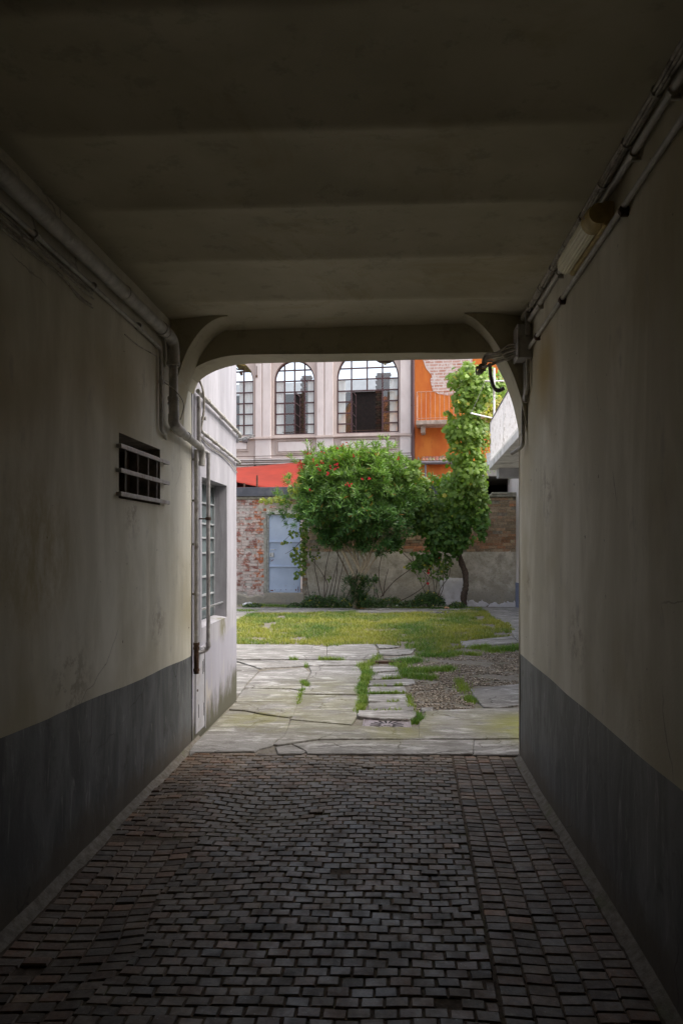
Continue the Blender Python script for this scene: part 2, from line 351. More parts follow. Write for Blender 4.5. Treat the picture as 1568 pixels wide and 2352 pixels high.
dR = lambda y: .775+.006*nz(y*2, 7)
HOLE = (3.93, 4.66, 1.87, 2.255)
pchild(wall_grid(XL, 1, YB, YE, dL, lambda y: ZC+.08, HOLE, 1.0).build('wall', M['plaster'], None, smooth=True))
pchild(wall_grid(XL, 1, YB, YE, lambda y: -.05, dL, None, 1.0).build('dado', M['dado'], None, smooth=True))
YER = 5.20
pchild(wall_grid(XR, -1, YB, YER, dR, lambda y: ZC+.08, None, 5.0).build('wall', M['plaster'], None, smooth=True))
pchild(wall_grid(XR, -1, YB, YER, lambda y: -.05, dR, None, 5.0).build('dado', M['dado'], None, smooth=True))
# solid masonry around the passage (keeps daylight out, gives the walls thickness)
m = MB()
m.box(-7.5, XL-.42, YB, 5.45, -.1, 3.6); m.box(XL-.42, XL-.02, YB, 3.80, -.1, 3.6); m.box(XL-.42, XL-.02, 4.79, 5.39, -.1, 3.6)
m.box(XL-.42, XL-.02, 3.80, 4.79, -.1, 1.80); m.box(XL-.42, XL-.02, 3.80, 4.79, 2.32, 3.6)
m.box(XR+.02, 4.6, YB, 5.20, -.1, 3.6)
m.box(XL-.42, XR+.2, YB-.3, YB-.06, -.1, 3.6)
pchild(bx('unseen_dark_gate', M['unseengate'], None, XL-.02, XR+.02, YB-.058, YB, -.05, 3.3))  # unseen gate, added in dark wood to deepen the passage's darkness
pchild(m.build('masonry', M['plaster']))
# jamb return of the right wall at the mouth
pchild(bx('jamb', M['plaster'], None, XR-.004, XR+.03, YER-.01, 5.202, -.05, ZC+.1))
# ceiling : shallow plaster vaults between ribs
RIBS = [2.66-.62*k for k in range(9, 0, -1)]+[2.66, 3.26, 3.87, 4.52, 5.20]
def ceilz(x, y):
    for a, b in zip(RIBS[:-1], RIBS[1:]):
        if a <= y <= b:
            t = (y-a)/(b-a); wx = max(0, min(1, (x-XL-.02)/.35, (XR-.02-x)/.35)); e = .034*(1-abs(2*t-1)**2.3)*wx
            return ZC - .02 + e + .006*nz(x*.8, y*.8)
    return ZC+.02
m = MB(); ny = 300; nx = 22
m.grid(lambda u, v: (XL-.03+(XR-XL+.06)*u, YB+(5.2-YB)*v, ceilz(XL+(XR-XL)*u, YB+(5.2-YB)*v)), nx, ny)
pchild(m.build('ceiling', M['ceil'], None, smooth=True))
# haunches of the arch, one each side
def haunch(side, y0, y1, x_wall, x_in, z0, z1, pw=1.0):
    m = MB(); n = 22; cv = []
    for i in range(n+1):
        t = i/n*PI/2
        ex = abs(math.cos(t))**pw; ez = abs(math.sin(t))**pw
        cv.append((x_in+(x_wall-x_in)*ex+.003*nz(i*.4), z0+(z1-z0)*ez))
    xo = x_wall + side*.02
    for i in range(n):
        (ax, az), (bx_, bz) = cv[i], cv[i+1]
        m.quad((ax, y0, az), (bx_, y0, bz), (bx_, y1, bz), (ax, y1, az))         # soffit
        m.quad((ax, y0, az), (xo, y0, az) if i < 0 else (ax, y0, z1+.03), (bx_, y0, z1+.03), (bx_, y0, bz))
        m.quad((ax, y1, az), (ax, y1, z1+.03), (bx_, y1, z1+.03), (bx_, y1, bz))
    return m
hL = haunch(-1, 4.88, 5.17, XL+.004, -1.17, 2.42, ZC+.005); pchild(hL.build('arch_haunch', M['ceil'], None, auto=60, bevel=0))
hR = haunch(1, 4.91, 5.215, XR-.004, .53, 2.42, ZC+.005, 1.3); pchild(hR.build('arch_haunch', M['ceil'], None, auto=60))
# lintel with rounded corners
m = MB(); ya, yb = 5.17, 5.45; zb = 3.05; zt = 3.6
xs = np.linspace(XL, XR+.03, 70)
def lz(x):
    dl = x-XL; dr = XR-x; z = zb + .004*nz(x*3, 1)
    if dl < .50: z = zb-.24*(1-math.sqrt(max(0, 1-((.50-dl)/.50)**2)))
    if dr < .22: z = zb-.22*(1-math.sqrt(max(0, 1-((.22-dr)/.22)**2)))
    return z
for i in range(len(xs)-1):
    a, b = xs[i], xs[i+1]; za, zb2 = lz(a), lz(b)
    sa, sb = -.035*(a-XL), -.035*(b-XL); ta, tb_ = -.082*(a-XL), -.082*(b-XL); za -= .013*(a-XL); zb2 -= .013*(b-XL)
    m.quad((a, ya+sa, za), (b, ya+sb, zb2), (b, ya+sb, zt), (a, ya+sa, zt)); m.quad((a, yb+ta, za), (a, yb+ta, zt), (b, yb+tb_, zt), (b, yb+tb_, zb2))
    m.quad((a, ya+sa, za), (a, yb+ta, za), (b, yb+tb_, zb2), (b, ya+sb, zb2))
pchild(m.build('lintel', M['ceil'], None, auto=50))
# unseen slab and tiled roof above, kept low so sky light reaches the court
m = MB(); m.box(-7.5, 4.6, YB-.3, 5.19, 3.6, 3.75)
pchild(m.build('low_roof_slab', M['orangelight']))
m = MB(); m.quad((-8, 5.35, 3.72), (5.0, 5.35, 3.72), (5.0, 1.2, 4.9), (-8, 1.2, 4.9)); m.quad((-8, 1.2, 4.9), (5, 1.2, 4.9), (5, -4, 4.1), (-8, -4, 4.1))
k = 0
for i in range(44):
    x = -7.9+i*.295
    m.col = (.45+rnd(-.1, .1), .20+rnd(-.05, .04), .10+rnd(-.03, .03))
    m.tube([(x, 5.37, 3.77), (x, 1.2, 4.95)], [.09, .09], 8)
pchild(m.build('roof', M['tile'], None, auto=50))
# tall house across the street, behind the viewer: it shows as a reflection in the arched windows
oh = empty('opposite_house', (0, -16, 0)); tag(oh, 'orange house with tiled roof across the street, seen mirrored in the arched windows', 'building')
bx('wall', M['orangelight'], oh, -14, 12, -6, 0, 0, 12.2)
m = MB()
for i in range(96):
    x = -14+i*.27; m.col = (.50+rnd(-.15, .15), .22+rnd(-.07, .06), .10+rnd(-.03, .03)); m.tube([(x, .5, 12.2), (x, -7, 17.2)], [.12, .12], 6)
m.col = (.2, .1, .05); m.quad((-14.3, .6, 12.1), (12.3, .6, 12.1), (12.3, -7, 17.1), (-14.3, -7, 17.1)); m.build('roof', M['tile'], oh, auto=50)
for i in range(6): bx('dormer', M['orange'], oh, -12+i*4, -10.6+i*4, -2.9, -.6, 12.3, 14.4); bx('chimney', M['mortar'], oh, -10+i*4.1, -9.4+i*4.1, -4.4, -3.6, 13, 17)
# ---- barred window in the left wall
y0, y1, z0, z1 = HOLE
m = MB(); xi = XL-.34
def rim(a, b): return (XL+wob(a, b, 1.0), a, b)
for (p, q) in (((y0, z0), (y1, z0)), ((y1, z0), (y1, z1)), ((y1, z1), (y0, z1)), ((y0, z1), (y0, z0))):
    for s in range(5):
        a = (p[0]+(q[0]-p[0])*s/5, p[1]+(q[1]-p[1])*s/5); b = (p[0]+(q[0]-p[0])*(s+1)/5, p[1]+(q[1]-p[1])*(s+1)/5)
        m.quad(rim(*a), rim(*b), (xi, b[0], b[1]), (xi, a[0], a[1]))
wn = pchild(m.build('window', M['mortar'])); 
def wsub(o): o.parent = wn; o.matrix_parent_inverse = Matrix.Identity(4); return o
wsub(bx('casing', M['wood'], None, XL-.24, XL-.20, y0+.001, y0+.07, z0+.05, z1-.03)); wsub(bx('casing', M['wood'], None, XL-.24, XL-.20, y1-.11, y1-.04, z0+.05, z1-.03))
wsub(bx('casing', M['wood'], None, XL-.24, XL-.20, y0+.24, y0+.29, z0+.05, z1-.03)); wsub(bx('casing', M['wood'], None, XL-.24, XL-.20, y0+.45, y0+.49, z0+.05, z1-.03))
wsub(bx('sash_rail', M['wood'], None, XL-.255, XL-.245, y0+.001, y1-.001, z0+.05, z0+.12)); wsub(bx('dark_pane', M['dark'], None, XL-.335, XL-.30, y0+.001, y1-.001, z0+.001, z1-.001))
for zb_, dy in ((2.172, 0), (2.030, .0), (1.893, .0)):
    m = MB(); m.box(XL+.022, XL+.034, y0-.04, y1+.10, zb_-.013, zb_+.013); m.box(XL-.02, XL+.022, y0-.04, y0-.015, zb_-.011, zb_+.011); m.box(XL-.02, XL+.022, y1+.07, y1+.095, zb_-.011, zb_+.011)
    wsub(m.build('crossbar', M['barpaint'], None, bevel=.002))
for yy in (.075, .27, .455, .62):
    wsub(tb('rod', M['barpaint'], None, [(XL+.012, y0+yy, 2.19), (XL+.012, y0+yy, 1.885)], .0055, 8))

# ================================================================== PAVING (cobbled bricks)
def floorz(x, y):
    z = .012*nz(x*1.1, y*.8, 2) + .010*nz(x*2.6, y*2.2, 4)
    z -= .035*math.exp(-(((x+.75)/.33)**2+((y-4.15)/.28)**2)); z -= .02*math.exp(-(((x+1.2)/.3)**2+((y-3.0)/.5)**2))
    z += .018*math.exp(-(((x+1.3)/.3)**2+((y-4.3)/.5)**2))
    z -= .007*math.exp(-((x-.62)/.12)**2) * (1 if y < 5 else 0)
    t = max(0, min(1, (5.25-y)/.3)); return z*t - .012
cob = MB(); cm = MB()
def brick(m, cx, cy, hw, hl, ang, h=.05):
    z = floorz(cx, cy)+rnd(-.003, .003)
    ca, sa = math.cos(ang), math.sin(ang); tx = rnd(-.022, .022)+(floorz(cx+.04, cy)-floorz(cx-.04, cy))/.08; ty = rnd(-.035, .035)+(floorz(cx, cy+.03)-floorz(cx, cy-.03))/.06
    if random.random() < .01: z += rnd(.004, .010); ty += rnd(-.06, .06)
    if random.random() < .002: z -= .010
    g = rnd(.6, 1.35); hue = random.random()
    base = (.142, .110, .080) if hue < .62 else ((.170, .112, .076) if hue < .85 else (.122, .107, .092))
    if random.random() < .035: g *= 1.5
    g2 = (1.06, .95, .86) if (cx > .42 or cx < -1.05) else (1, 1, 1); m.col = tuple(b*g*q for b, q in zip(base, g2))
    vs = []; bev = .0045
    for (k, dz) in ((0, -.04), (0, -.004-bev*.6), (bev, 0)):
        for sx, sy in ((-1, -1), (1, -1), (1, 1), (-1, 1)):
            lx = sx*(hw-k)+(rnd(-.0012, .0012)); ly = sy*(hl-k)+rnd(-.0012, .0012)
            vs.append((cx+lx*ca-ly*sa, cy+lx*sa+ly*ca, z+dz+lx*tx+ly*ty))
    fs = [(8, 9, 10, 11)]
    for r in (0, 4):
        for i in range(4): j = (i+1) % 4; fs.append((r+i, r+j, r+4+j, r+4+i))
    m.add(vs, fs)
PW, PD = .088, .0575
rows = int((5.24-(-.6))/PD)
for r in range(rows):
    y = 5.215-r*PD
    bR = .47-.10*(5.2-y)/3.2 ; off = (r % 2)*PW*.5 + .004*math.sin(r*1.7)
    diag = y < 3.75
    bL = -1.53 if not diag else -1.05+.10*nz(y*2, 9)
    x = bR - .001 - off*.98
    if off > .02: brick(cob, bR-.001-off*.5, y, off*.5-.0026, PD*.5-.0022, 0)
    while x-PW > bL-.02:
        xx = x-PW/2; yy = y+.018*nz(xx*1.4, 5, y*.4)+.016*math.sin((xx+.4)*1.3)
        dist = 1.0 if xx > -.8 else 1+(-.8-xx)*1.2
        brick(cob, xx+rnd(-.002, .002), yy+rnd(-.0025, .0025)*dist*2, PW*.5-.0026, PD*.5-.0022, rnd(-.02, .02)*dist-.02*(xx < -.9))
        x -= PW
    rem = x-(bL-.005 if diag else -1.545)
    if rem > .025 and (not diag or rem < .12): brick(cob, x-rem/2, y+.018*nz(x*1.4, 5, y*.4)+.016*math.sin((x+.4)*1.3), rem*.5-.0026, PD*.5-.0022, 0)
    # right strip, stack bond, five columns running to the wall
    w5 = (XR-.055-bR-.006)/5
    for c in range(5):
        xx = bR+.006+w5*(c+.5); yy = y-.02+.012*c+.012*nz(xx*3, y*.8, 8)
        if yy > 5.235: continue
        brick(cob, xx, yy+rnd(-.002, .002), w5*.5-.0024, PD*.5-.002, -.05+rnd(-.015, .015))
    if diag:
        w4 = (bL+1.525)/5
        for c in range(5):
            xx = bL-w4*(c+.5); yy = y-.05-.014*c+.01*nz(xx*3, y, 3)
            brick(cob, xx, yy, w4*.5-.0024, PD*.5-.002, .10+rnd(-.02, .02))
tag(cob.build('passage_paving', M['cobble']), kind='structure')
m = MB(); m.grid(lambda u, v: (XL-.02+(XR-XL+.04)*u, -3+8.26*v, floorz(XL+(XR-XL)*u, -3+8.26*v)-.006+.004*nz(u*60, v*160)), 60, 180)
tag(m.build('paving_joints', M['joint'], None, smooth=True), kind='structure')
# mortar fillets along the foot of both walls
def fillet(xw, s, y1, nm):
    m = MB()
    def fn(u, v):
        y = YB+(y1-YB)*v; w = .048+.018*nz(y*3, s, 1)+.008*nz(y*14, s, 2)
        return (xw+s*w*u, y, floorz(xw+s*w*u, y)+.028*(1-u)**1.5+.004*nz(y*20, u*4, s)-.006*u)
    m.grid(fn, 5, 260); return tag(m.build(nm, M['earth'], None, smooth=True), kind='structure')
fillet(XL, 1, 5.6, 'wall_foot_mortar'); fillet(XR, -1, 5.2, 'wall_foot_mortar')

# ================================================================== COURT GROUND
m = MB()
def gz(x, y): return -.017+.006*nz(x*.7, y*.7, 1)
m.grid(lambda u, v: (-14+28*u, 5.2+12.9*v, gz(-14+28*u, 5.2+12.9*v)), 90, 60)
tag(m.build('court_ground', M['earth'], None, smooth=True), kind='structure')
m = MB(); m.quad((-120, -80, -.12), (120, -80, -.12), (120, 150, -.12), (-120, 150, -.12)); tag(m.build('ground', M['earth']), kind='structure')
Z5 = lambda x, y: (430.6+x/3.6413, 1378+y/3.6413)
def slabmesh(m, zpts, top=.0, th=.05, jit=.004):
    pts = []
    for (x, y) in zpts:
        p = onZ(*Z5(x, y), 0); pts.append((p.x, p.y))
    # subdivide outline and roughen
    out = []
    cx = sum(p[0] for p in pts)/len(pts); cy = sum(p[1] for p in pts)/len(pts)
    for i in range(len(pts)):
        a, b = pts[i], pts[(i+1) % len(pts)]; L = math.dist(a, b); n = max(1, int(L/.06))
        for j in range(n):
            t = j/n; x = a[0]+(b[0]-a[0])*t; y = a[1]+(b[1]-a[1])*t
            out.append((x+jit*nz(x*30, y*30, 1)*2, y+jit*nz(x*30, y*30, 9)*2.4))
    A = sum(out[i][0]*out[(i+1) % len(out)][1]-out[(i+1) % len(out)][0]*out[i][1] for i in range(len(out)))
    if A < 0: out = out[::-1]
    n = len(out)
    out = [(out[i][0]+(out[(i+1) % n][1]-out[i-1][1])/(math.dist(out[i-1], out[(i+1) % n]) or 1)*.006, out[i][1]-(out[(i+1) % n][0]-out[i-1][0])/(math.dist(out[i-1], out[(i+1) % n]) or 1)*.006) for i in range(n)]
    tilt = (rnd(-.004, .004), rnd(-.004, .004))
    def zt(x, y): return top+tilt[0]*(x-cx)+tilt[1]*(y-cy)
    vs = [(x, y, zt(x, y)-th) for x, y in out]+[(x, y, zt(x, y)-.006) for x, y in out]
    ins = []
    for i in range(n):
        a = out[i-1]; b = out[(i+1) % n]; dx, dy = b[0]-a[0], b[1]-a[1]; L = math.hypot(dx, dy) or 1
        x = out[i][0]-dy/L*.005; y = out[i][1]+dx/L*.005; ins.append((x, y, zt(x, y)))
    vs += ins
    fs = [(i, (i+1) % n, n+(i+1) % n, n+i) for i in range(n)]+[(n+i, n+(i+1) % n, 2*n+(i+1) % n, 2*n+i) for i in range(n)]+[tuple(range(2*n, 3*n))]
    m.add(vs, fs)
slabs = [
 [(75,1190),(345,925),(480,932),(640,964),(845,987),(848,1020),(825,1090),(798,1145),(740,1160),(700,1215),(600,1240),(560,1258),(330,1262),(60,1270),(20,1290),(20,1255)],
 [(742,1228),(868,1210),(985,1266),(955,1282),(760,1285)], [(880,1204),(1080,1175),(1560,1170),(2385,1170),(2378,1285),(1005,1283),(998,1260),(930,1220)], [(2395,1170),(2800,1163),(2800,1290),(2392,1292)],
 [(865,1008),(1380,1053),(1930,1068),(1933,1160),(1500,1156),(1080,1160),(752,1210),(722,1205),(772,1166),(812,1147),(838,1090)],
 [(1940,1062),(1945,1012),(1985,985),(1990,930),(2420,905),(2800,900),(2800,1152),(1940,1160)],
 [(358,912),(400,862),(415,856),(920,856),(903,900),(870,972),(846,982),(640,952),(482,922)], [(405,846),(470,748),(500,740),(860,750),(942,764),(930,830),(918,848),(416,848)],
 [(480,730),(604,597),(700,583),(975,566),(1003,590),(1026,605),(998,648),(956,690),(940,748),(860,737),(500,729)], [(300,860),(440,775),(466,735),(496,690),(592,592),(558,566),(410,524),(300,510)],
 [(300,503),(1468,503),(1458,536),(1005,546),(972,550),(700,562),(612,570),(560,554),(430,512),(300,490)],
 [(1020,556),(1458,547),(1450,650),(1425,690),(1425,786),(968,778),(955,760),(968,700),(1014,650),(1040,605)], [(962,790),(1420,802),(1435,830),(1405,990),(1368,1044),(862,998),(884,975),(914,895),(938,840)],
 [(300,370),(1030,375),(1160,392),(1155,494),(300,494)], [(1172,392),(1230,372),(1558,368),(1586,430),(1576,460),(1536,496),(1166,496)],
]
sm = MB()
for s_ in slabs: slabmesh(sm, s_, rnd(-.002, .003))
tag(sm.build('concrete_paving', M['conc']), kind='structure')
P6 = lambda L: [(x+1359, y) for x, y in L]
steps = [P6(L) for L in ([(70,938),(545,942),(548,985),(480,1012),(155,996),(68,985)], [(160,862),(468,852),(528,900),(528,928),(150,932)], [(142,793),(463,788),(473,846),(152,852)], [(167,727),(455,724),(468,768),(150,776)],
 [(165,672),(520,662),(540,695),(455,712),(160,714)], [(165,622),(400,600),(428,648),(160,658)], [(165,562),(385,552),(398,590),(172,604)], [(280,492),(540,464),(545,484),(385,500)], [(240,422),(540,408),(510,448),(392,460),(247,455)], [(220,372),(420,385),(350,400),(240,402)])]
sm = MB()
for k, s_ in enumerate(steps): slabmesh(sm, s_, .018 if k == 0 else rnd(.001, .007), .06, .012)
tag(sm.build('stepping_stone_path', M['conc2']), kind='structure')
sm = MB()
for L in ([(915,347),(1350,302),(1405,355),(955,390)], [(1090,60),(1900,60),(1900,420),(1408,350),(1362,290),(1330,210),(1200,150),(1160,110)], [(1005,745),(1420,700),(1500,860),(1240,900),(1110,890),(1040,800)], [(600,900),(690,895),(680,925),(600,930)],
          [(-1359-600,100),(-1359+510,95),(-1359+480,135),(-1359+410,165),(-1359-600,170)]): slabmesh(sm, P6(L), .0, .05, .008)
# two long flag strips in front of the back wall
for (ya_, yb_) in ((1396.5, 1400.5), (1401.5, 1406.5)):
    xs_ = [450, 640, 790, 900, 1010, 1125] if ya_ < 1400 else [450, 700, 860, 960, 1100]
    for a, b in zip(xs_[:-1], xs_[1:]):
        f = lambda px, py: ((px-430.6)*3.6413, (py-1378)*3.6413)
        slabmesh(sm, [f(a, ya_), f(b-1.2, ya_+.2), f(b-1.2, yb_), f(a, yb_)], rnd(0, .01), .05, .008)
tag(sm.build('flagstone_path', M['conc2']), kind='structure')
# cast iron drain cover
g = onZ(888, 1664, 0)
dr = empty('drain_cover', (g.x, g.y, -.006)); tag(dr, 'square cast iron drain cover with radiating slots set in front of the stepping stones', 'drain cover')
m = MB(); m.box(-.20, .20, -.17, .17, -.03, 0); m.build('plate', M['iron'], dr, bevel=.003)
m = MB(); m.box(-.215, -.203, -.185, .185, -.03, .004); m.box(.203, .215, -.185, .185, -.03, .004); m.box(-.203, .203, .173, .185, -.03, .004); m.box(-.203, .203, -.185, -.173, -.03, .004); m.build('rim', M['iron'], dr)
m = MB()
for k in range(16):
    a = k*PI/8+.1
    if k % 4 == 0 and k: pass
    c, s_ = math.cos(a), math.sin(a); r0, r1 = .055, .15; w0, w1 = .006, .012
    m.add([(c*r0-s_*w0, s_*r0+c*w0, .002), (c*r0+s_*w0, s_*r0-c*w0, .002), (c*r1+s_*w1, s_*r1-c*w1, .002), (c*r1-s_*w1, s_*r1+c*w1, .002)], [(0, 1, 2, 3)])
m.build('slots', M['slot'], dr)
m = MB(); m.tube([(0, 0, -.01), (0, 0, .004)], .03, 14); m.build('boss', M['iron'], dr)
g = onZ(884, 1521, 0); bx('kerb_iron', M['rust'], None, g.x-.22, g.x+.22, g.y-.05, g.y+.03, -.02, .018); tag(bpy.data.objects['kerb_iron'], 'thin rusty iron plate lying flat across the stepping stone path', 'iron plate')

# ---- gravel
def inpoly(x, y, P):
    c = False; n = len(P)
    for i in range(n):
        (x1, y1), (x2, y2) = P[i], P[(i+1) % n]
        if (y1 > y) != (y2 > y) and x < (x2-x1)*(y-y1)/(y2-y1)+x1: c = not c
    return c
def zpoly(L):
    out = []
    for (x, y) in L: p = onZ(*Z5(x, y), 0); out.append((p.x, p.y))
    return out
GR = zpoly(P6([(395,500),(560,470),(900,420),(1800,400),(1900,720),(1410,715),(1000,740),(1040,900),(600,905),(530,930),(480,860),(465,760),(520,690),(430,620)]))
def mesh_np(name, V, Fc, cols, mat, parent=None, smooth=False):
    """V (n,3), Fc (m,k) equal sized polygons, cols (m,3)"""
    me = bpy.data.meshes.new(name); n, k = len(V), Fc.shape[1]; mm = len(Fc)
    me.vertices.add(n); me.vertices.foreach_set('co', V.astype(np.float32).ravel())
    me.loops.add(mm*k); me.loops.foreach_set('vertex_index', Fc.astype(np.int32).ravel())
    me.polygons.add(mm); me.polygons.foreach_set('loop_start', np.arange(0, mm*k, k, dtype=np.int32)); me.polygons.foreach_set('loop_total', np.full(mm, k, np.int32))
    if smooth: me.polygons.foreach_set('use_smooth', np.ones(mm, bool))
    me.update(calc_edges=True); me.validate()
    ca = me.color_attributes.new('Col', 'FLOAT_COLOR', 'CORNER'); c4 = np.ones((mm, k, 4), np.float32); c4[:, :, :3] = cols[:, None, :]
    ca.data.foreach_set('color', c4.ravel()); me.materials.append(mat)
    o = bpy.data.objects.new(name, me); C.objects.link(o)
    if parent: o.parent = parent
    return o
def instances(name, T, TF, R, S, P, cols, mat, parent=None, smooth=False):
    """T template (k,3), TF faces (f,c), R (N,3,3) columns = axes, S (N,3) or (N,), P (N,3), cols (N,3)"""
    N = len(P); S = S[:, None] if S.ndim == 1 else S
    V = np.einsum('nij,nkj->nki', R, T[None]*S[:, None, :]) + P[:, None, :]
    Fc = TF[None]+(np.arange(N)*len(T))[:, None, None]
    return mesh_np(name, V.reshape(-1, 3), Fc.reshape(-1, TF.shape[1]), np.repeat(cols, len(TF), axis=0), mat, parent, smooth)
def rot_z(a):
    c, s = np.cos(a), np.sin(a); R = np.zeros((len(a), 3, 3)); R[:, 0, 0] = c; R[:, 0, 1] = -s; R[:, 1, 0] = s; R[:, 1, 1] = c; R[:, 2, 2] = 1; return R
def basis(X, Zh):
    """axes from leaf direction X and rough normal Zh"""
    X = X/np.linalg.norm(X, axis=1, keepdims=True); Y = np.cross(Zh, X); Y /= np.linalg.norm(Y, axis=1, keepdims=True)+1e-9; Z = np.cross(X, Y)
    return np.stack([X, Y, Z], axis=2)
OC = np.array([(1,0,0),(-1,0,0),(0,1,0),(0,-1,0),(0,0,1),(0,0,-1)], float); OF = np.array([(0,2,4),(2,1,4),(1,3,4),(3,0,4),(2,0,5),(1,2,5),(3,1,5),(0,3,5)])
pp = []
bbx = (min(p[0] for p in GR), max(p[0] for p in GR), min(p[1] for p in GR), max(p[1] for p in GR))
while len(pp) < 9000:
    x, y = rnd(bbx[0], min(bbx[1], 2.9)), rnd(bbx[2], bbx[3])
    if inpoly(x, y, GR) or random.random() < .02:
        if nz(x*1.3, y*2.6, 3) > -.22 and nz(x*5, y*7, 8) > -.3: pp.append((x, y, -.012+.012*nz(x*3, y*3)))
P = np.array(pp); N = len(P); g = RS.uniform(.5, 1.5, N)[:, None]
cols = np.where(RS.rand(N, 1) < .72, np.array([[.23, .185, .14]]), np.array([[.44, .38, .30]]))*g
instances('gravel', OC, OF, rot_z(RS.uniform(0, 6.28, N)), np.stack([RS.uniform(.008, .02, N), RS.uniform(.006, .014, N), RS.uniform(.005, .011, N)], 1), P, cols, M['gravel'], None, True)
tag(bpy.data.objects['gravel'], 'loose grey and brown gravel over worn concrete beside the stepping stones', 'gravel', None, 'stuff')

# ---- lawn and tufts
LW = zpoly([(0,175),(410,168),(500,120),(560,110),(900,112),(1200,100),(1560,118),(1359+300,112),(1359+700,100),(1359+1020,80),(1359+1090,60),(1359+1170,125),(1359+1210,160),(1359+1330,195),(1359+1355,250),(1359+1340,300),(1359+920,345),(1359+950,392),(1359+860,420),(1359+700,455),(1359+560,470),(1359+540,450),(1359+420,385),(1359+200,368),(1160,388),(1030,368),(0,366)])
def blades(m_pts, hh, name, label, cols_fn, lean=.5, wid=.006, kind='stuff'):
    P = np.array(m_pts); N = len(P); a = RS.uniform(0, 2*PI, N); h = hh(P)
    T = np.array([(-1,0,0),(1,0,0),(.75,.28,.55),(-.75,.28,.55),(0,.9,1.0)], float); TF4 = np.array([(0,1,2,3)]); 
    R = rot_z(a); S = np.stack([np.full(N, wid)*RS.uniform(.7, 1.4, N), h*lean*RS.uniform(.4, 1.5, N), h], 1)
    V = np.einsum('nij,nkj->nki', R, T[None]*S[:, None, :]) + P[:, None, :]
    base = (np.arange(N)*5)[:, None]
    q = np.concatenate([np.stack([base[:, 0], base[:, 0]+1, base[:, 0]+2], 1), np.stack([base[:, 0], base[:, 0]+2, base[:, 0]+3], 1), np.stack([base[:, 0]+3, base[:, 0]+2, base[:, 0]+4], 1)])
    cols = np.tile(cols_fn(P), (3, 1))
    o = mesh_np(name, V.reshape(-1, 3), q, cols, M['grass']); tag(o, label, 'grass', None, kind); return o
def grass_cols(P):
    out = np.zeros((len(P), 3))
    for i, p in enumerate(P):
        a = .58+.9*nz(p[0]*1.1, p[1]*1.1, 5)+.5*nz(p[0]*4, p[1]*4, 6)+rnd(-.25, .25); a = max(0, min(1, a))
        g = np.array([.095, .18, .030]); yv = np.array([.33, .32, .06]); c = g*(1-a)+yv*a
        if random.random() < .05: c = np.array([.36, .32, .17])
        out[i] = c*rnd(.8, 1.2)
    return out
lp = []; bb = (max(-6.2, min(p[0] for p in LW)), max(p[0] for p in LW), min(p[1] for p in LW), max(p[1] for p in LW))
while len(lp) < 60000:
    x, y = rnd(bb[0], bb[1]), rnd(bb[2], bb[3])
    ex, ey = x+.10*nz(x*5, y*5, 1), y+.14*nz(x*4, y*4, 2)
    if inpoly(ex, ey, LW) and nz(x*2.3, y*2.3, 12) > -.34 and nz(x*7, y*7, 22) > -.36: lp.append((x, y, -.03))
tuftk = []
def tuft_line(zp, n, spread, to):
    pts = [onZ(*Z5(x, y), 0) for x, y in zp]
    for _ in range(n):
        i = random.randrange(len(pts)-1); t = random.random(); p = pts[i].lerp(pts[i+1], t); to.append((p.x+random.gauss(0, spread), p.y+random.gauss(0, spread*1.3), -.03))
tl = []
tuft_line(P6([(100,545),(150,620),(130,680)]), 1700, .035, tl); tuft_line(P6([(120,690),(90,740),(110,790)]), 1000, .03, tl); tuft_line(P6([(115,800),(100,860),(70,935)]), 1500, .022, tl)
tuft_line(P6([(240,460),(190,520),(130,545)]), 500, .04, tl); tuft_line(P6([(560,940),(585,990),(530,1020)]), 500, .022, tl); tuft_line(P6([(490,790),(495,860),(520,900)]), 350, .02, tl)
tuft_line([(960,680),(990,700),(1000,720)], 500, .018, tl); tuft_line([(965,740),(940,800),(925,870)], 260, .012, tl); tuft_line([(1100,498),(1300,498)], 420, .02, tl); tuft_line([(860,497),(920,498)], 120, .015, tl); tuft_line([(985,550),(1000,556)], 60, .012, tl)
for zp, n, sp in ((([(400,520),(560,500)]), 1200, .07), (([(390,545),(440,560)]), 500, .06), (([(440,600),(620,590),(860,575)]), 1900, .05), (([(440,630),(700,650)]), 700, .04), (([(600,460),(800,470),(900,440)]), 1200, .06), (([(1160,420),(1300,410),(1500,380)]), 1900, .08), (([(1000,400),(1150,385)]), 500, .05), (([(970,450),(1080,455)]), 250, .03),
                  (([(930,700),(960,760)]), 350, .04), (([(990,810),(1030,850)]), 350, .03), (([(900,670),(920,690)]), 100, .03), (([(370,715),(440,712)]), 120, .01), (([(200,718),(300,716)]), 60, .01), (([(160,780),(460,775)]), 420, .012), (([(320,855),(400,850)]), 120, .012), (([(160,928),(440,925)]), 160, .012), (([(270,660),(420,652)]), 150, .012)):
    tuft_line(P6(zp), n, sp, tl)
tuft_line([(430,90),(560,95)], 900, .10, tl); tuft_line([(500,40),(1100,60),(1600,62)], 4200, .12, tl); tuft_line(P6([(300,62),(700,70),(1050,68)]), 2600, .10, tl); tuft_line([(1260,110),(1400,100)], 500, .06, tl)
blades(lp, lambda P: .05+.035*RS.rand(len(P)), 'lawn', 'patchy yellow green lawn across the middle of the court', grass_cols, .7, .005)
def hh(P): return np.where(P[:, 1] < 8, .055, .07)*RS.uniform(.5, 1.3, len(P))
blades(tl, hh, 'weed_tufts', 'green weed tufts growing in the joints of the paving', lambda P: grass_cols(P)*np.array([.72, .95, .8]), .7, .004)
